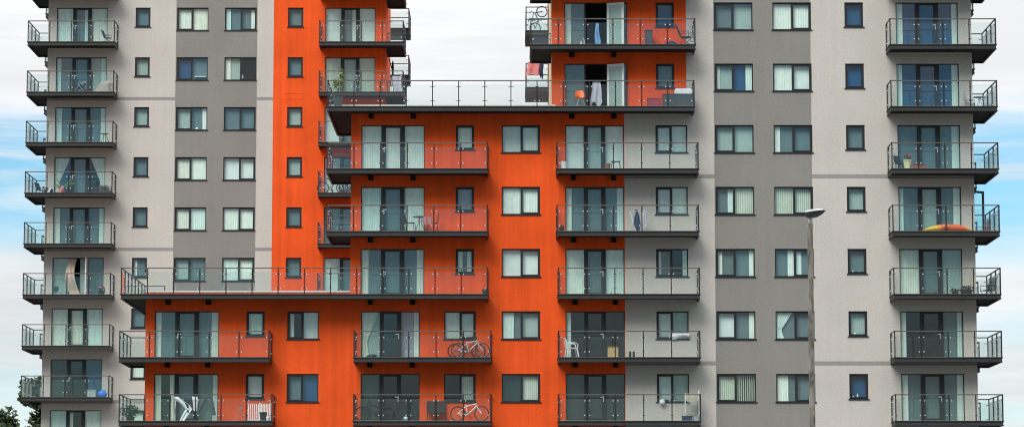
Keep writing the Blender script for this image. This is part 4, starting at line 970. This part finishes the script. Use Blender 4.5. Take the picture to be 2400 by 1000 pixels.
GR = {'bicycle':'bicycles kept on the balconies','tree':'trees behind the left tower','boot':'pair of black boots','ornament':'ornaments on window sills','bowl':'bowls on a window sill','clothes':'washing drying on airers','jar':'jars on a balcony floor','bottle':'bottles on balcony floors'}
NG = {'wicker_chair':'dark wicker chairs','slatted_chair':'slatted chairs on the balconies','folding_chair':'folding chairs on the balconies','clothes_airer':'clothes airers','round_table':'small round tables','planter_box':'planter troughs'}
for o in list(COL.objects):
    if o.parent is None and 'category' in o:
        g_ = NG.get(o.name.split('.')[0]) or GR.get(o['category'])
        if g_: o['group'] = g_

CLOUD_GAIN, BLUE_GAIN, SUN_E, EXPO = 2.4, (.62,.91,1.0), 2.05, 0.47
# ------------------------------------------------------------------ sky, sun, camera
w = bpy.data.worlds.new('World'); sc.world = w; w.use_nodes = True
N = w.node_tree.nodes; L = w.node_tree.links; N.clear()
def nd(t, **k):
    n = N.new(t)
    for a, b_ in k.items(): setattr(n, a, b_)
    return n
def math_(op, a, b_=None, c=None, clamp=False):
    n = nd('ShaderNodeMath', operation=op, use_clamp=clamp)
    for i, v in enumerate((a, b_, c)):
        if v is None: continue
        if isinstance(v, (int,float)): n.inputs[i].default_value = v
        else: L.new(v, n.inputs[i])
    return n.outputs[0]
def step(v, a, b_, lo=0.0, hi=1.0):
    n = nd('ShaderNodeMapRange', interpolation_type='SMOOTHSTEP'); L.new(v, n.inputs['Value'])
    for k, x in (('From Min',a),('From Max',b_),('To Min',lo),('To Max',hi)): n.inputs[k].default_value = x
    return n.outputs[0]
SUN_EL, SUN_ROT = math.radians(44), math.radians(208)
sky = nd('ShaderNodeTexSky', sky_type='NISHITA'); sky.sun_disc = False; sky.sun_elevation = SUN_EL; sky.sun_rotation = SUN_ROT
sky.air_density = 1.0; sky.dust_density = .6; sky.ozone_density = 1.5
tc = nd('ShaderNodeTexCoord'); sx = nd('ShaderNodeSeparateXYZ'); L.new(tc.outputs['Generated'], sx.inputs[0])
x, y, z = sx.outputs
def wnoise(scl, detail, off=(0,0,0), rough=.55, dist=0.0):
    mp = nd('ShaderNodeMapping'); mp.inputs['Scale'].default_value = scl; mp.inputs['Location'].default_value = off
    L.new(tc.outputs['Generated'], mp.inputs['Vector'])
    n = nd('ShaderNodeTexNoise'); n.inputs['Scale'].default_value = 1; n.inputs['Detail'].default_value = detail; n.inputs['Roughness'].default_value = rough; n.inputs['Distortion'].default_value = dist
    L.new(mp.outputs[0], n.inputs['Vector']); return n.outputs['Fac']
big = wnoise((5,5,26), 6, (3.1,1.7,.4), .6, .6)
fine = wnoise((9,9,90), 6, (1.2,4.2,7.7), .6, .4)
# gap of blue sky low over the horizon, streaked by thin cloud
zz = math_('ADD', z, math_('MULTIPLY', math_('SUBTRACT', big, .5), .035))
band = math_('MULTIPLY', step(zz, .088, .118), step(zz, .158, .142))
streak = step(fine, .44, .68, 1.0, .40)
blue_front = math_('MULTIPLY', band, streak)
high = step(z, .25, .6)
blue_up = math_('MULTIPLY', step(wnoise((2.2,2.2,3.5), 7, (5.3,2.2,.9)), .50, .62), high)
behind = step(y, .15, -.25)
blue_back = math_('MULTIPLY', math_('MULTIPLY', behind, step(wnoise((7,7,17), 7, (2.9,.4,5.1), .6, .5), .42, .60)), .95)
low = math_('MULTIPLY', step(z, .108, .070, 0, .42), step(wnoise((6,6,40), 6, (4.4,8.1,3.3), .6, .5), .40, .60, .25, 1.0))
bl = math_('MAXIMUM', math_('MAXIMUM', blue_front, blue_up), math_('MAXIMUM', blue_back, low))
# cloud brightness: brighter overhead, with soft grey bellies
belly = step(wnoise((4,4,34), 7, (9.1,.3,2.2), .6), .36, .62, .0, .15)
cb = math_('SUBTRACT', math_('ADD', .70, math_('MULTIPLY', math_('MULTIPLY', z, z), CLOUD_GAIN)), math_('MULTIPLY', belly, step(z, .155, .085, .8, 1.0)))
low_back = math_('MULTIPLY', behind, step(z, .75, .0, 0, .64))
cb = math_('MULTIPLY', cb, math_('SUBTRACT', 1.0, low_back))
cl = nd('ShaderNodeVectorMath', operation='SCALE'); cl.inputs[0].default_value = (9.75,9.82,9.95); L.new(cb, cl.inputs['Scale'])
bs = nd('ShaderNodeVectorMath', operation='MULTIPLY'); bk = nd('ShaderNodeVectorMath', operation='SCALE'); L.new(sky.outputs[0], bk.inputs[0]); L.new(math_('SUBTRACT', 1.0, math_('MULTIPLY', low_back, .9)), bk.inputs['Scale']); L.new(bk.outputs[0], bs.inputs[0]); bs.inputs[1].default_value = BLUE_GAIN
mx = nd('ShaderNodeMix', data_type='RGBA'); L.new(bl, mx.inputs['Factor']); L.new(cl.outputs[0], mx.inputs['A']); L.new(bs.outputs[0], mx.inputs['B'])
bg = nd('ShaderNodeBackground'); bg.inputs['Strength'].default_value = .1; L.new(mx.outputs['Result'], bg.inputs['Color'])
wo = nd('ShaderNodeOutputWorld'); L.new(bg.outputs[0], wo.inputs['Surface'])

sd = bpy.data.lights.new('sun', 'SUN'); sd.energy = SUN_E; sd.angle = math.radians(34); sd.color = (1,.96,.90)
so_ = bpy.data.objects.new('sun', sd); COL.objects.link(so_)
dv = Vector((math.sin(SUN_ROT)*math.cos(SUN_EL), math.cos(SUN_ROT)*math.cos(SUN_EL), math.sin(SUN_EL)))
so_.rotation_euler = dv.to_track_quat('Z', 'Y').to_euler(); so_.location = (0,-60,60)

cd = bpy.data.cameras.new('camera'); cam = bpy.data.objects.new('camera', cd); COL.objects.link(cam)
cd.sensor_width = 36; cd.lens = 36*F_PX/2400; cd.clip_start = .5; cd.clip_end = 6000
cam.location = (0, CAMY, EYE); cam.rotation_euler = (math.pi/2 + TH, 0, 0); sc.camera = cam
sc.render.resolution_x, sc.render.resolution_y = 1024, 426
sc.view_settings.view_transform = 'Standard'; sc.view_settings.look = 'None'; sc.view_settings.exposure = EXPO; sc.view_settings.gamma = 1
sc.cycles.max_bounces = 10; sc.cycles.transparent_max_bounces = 24; sc.cycles.diffuse_bounces = 4; sc.cycles.glossy_bounces = 4
sc.cycles.use_denoising = True; sc.cycles.filter_width = 1.15
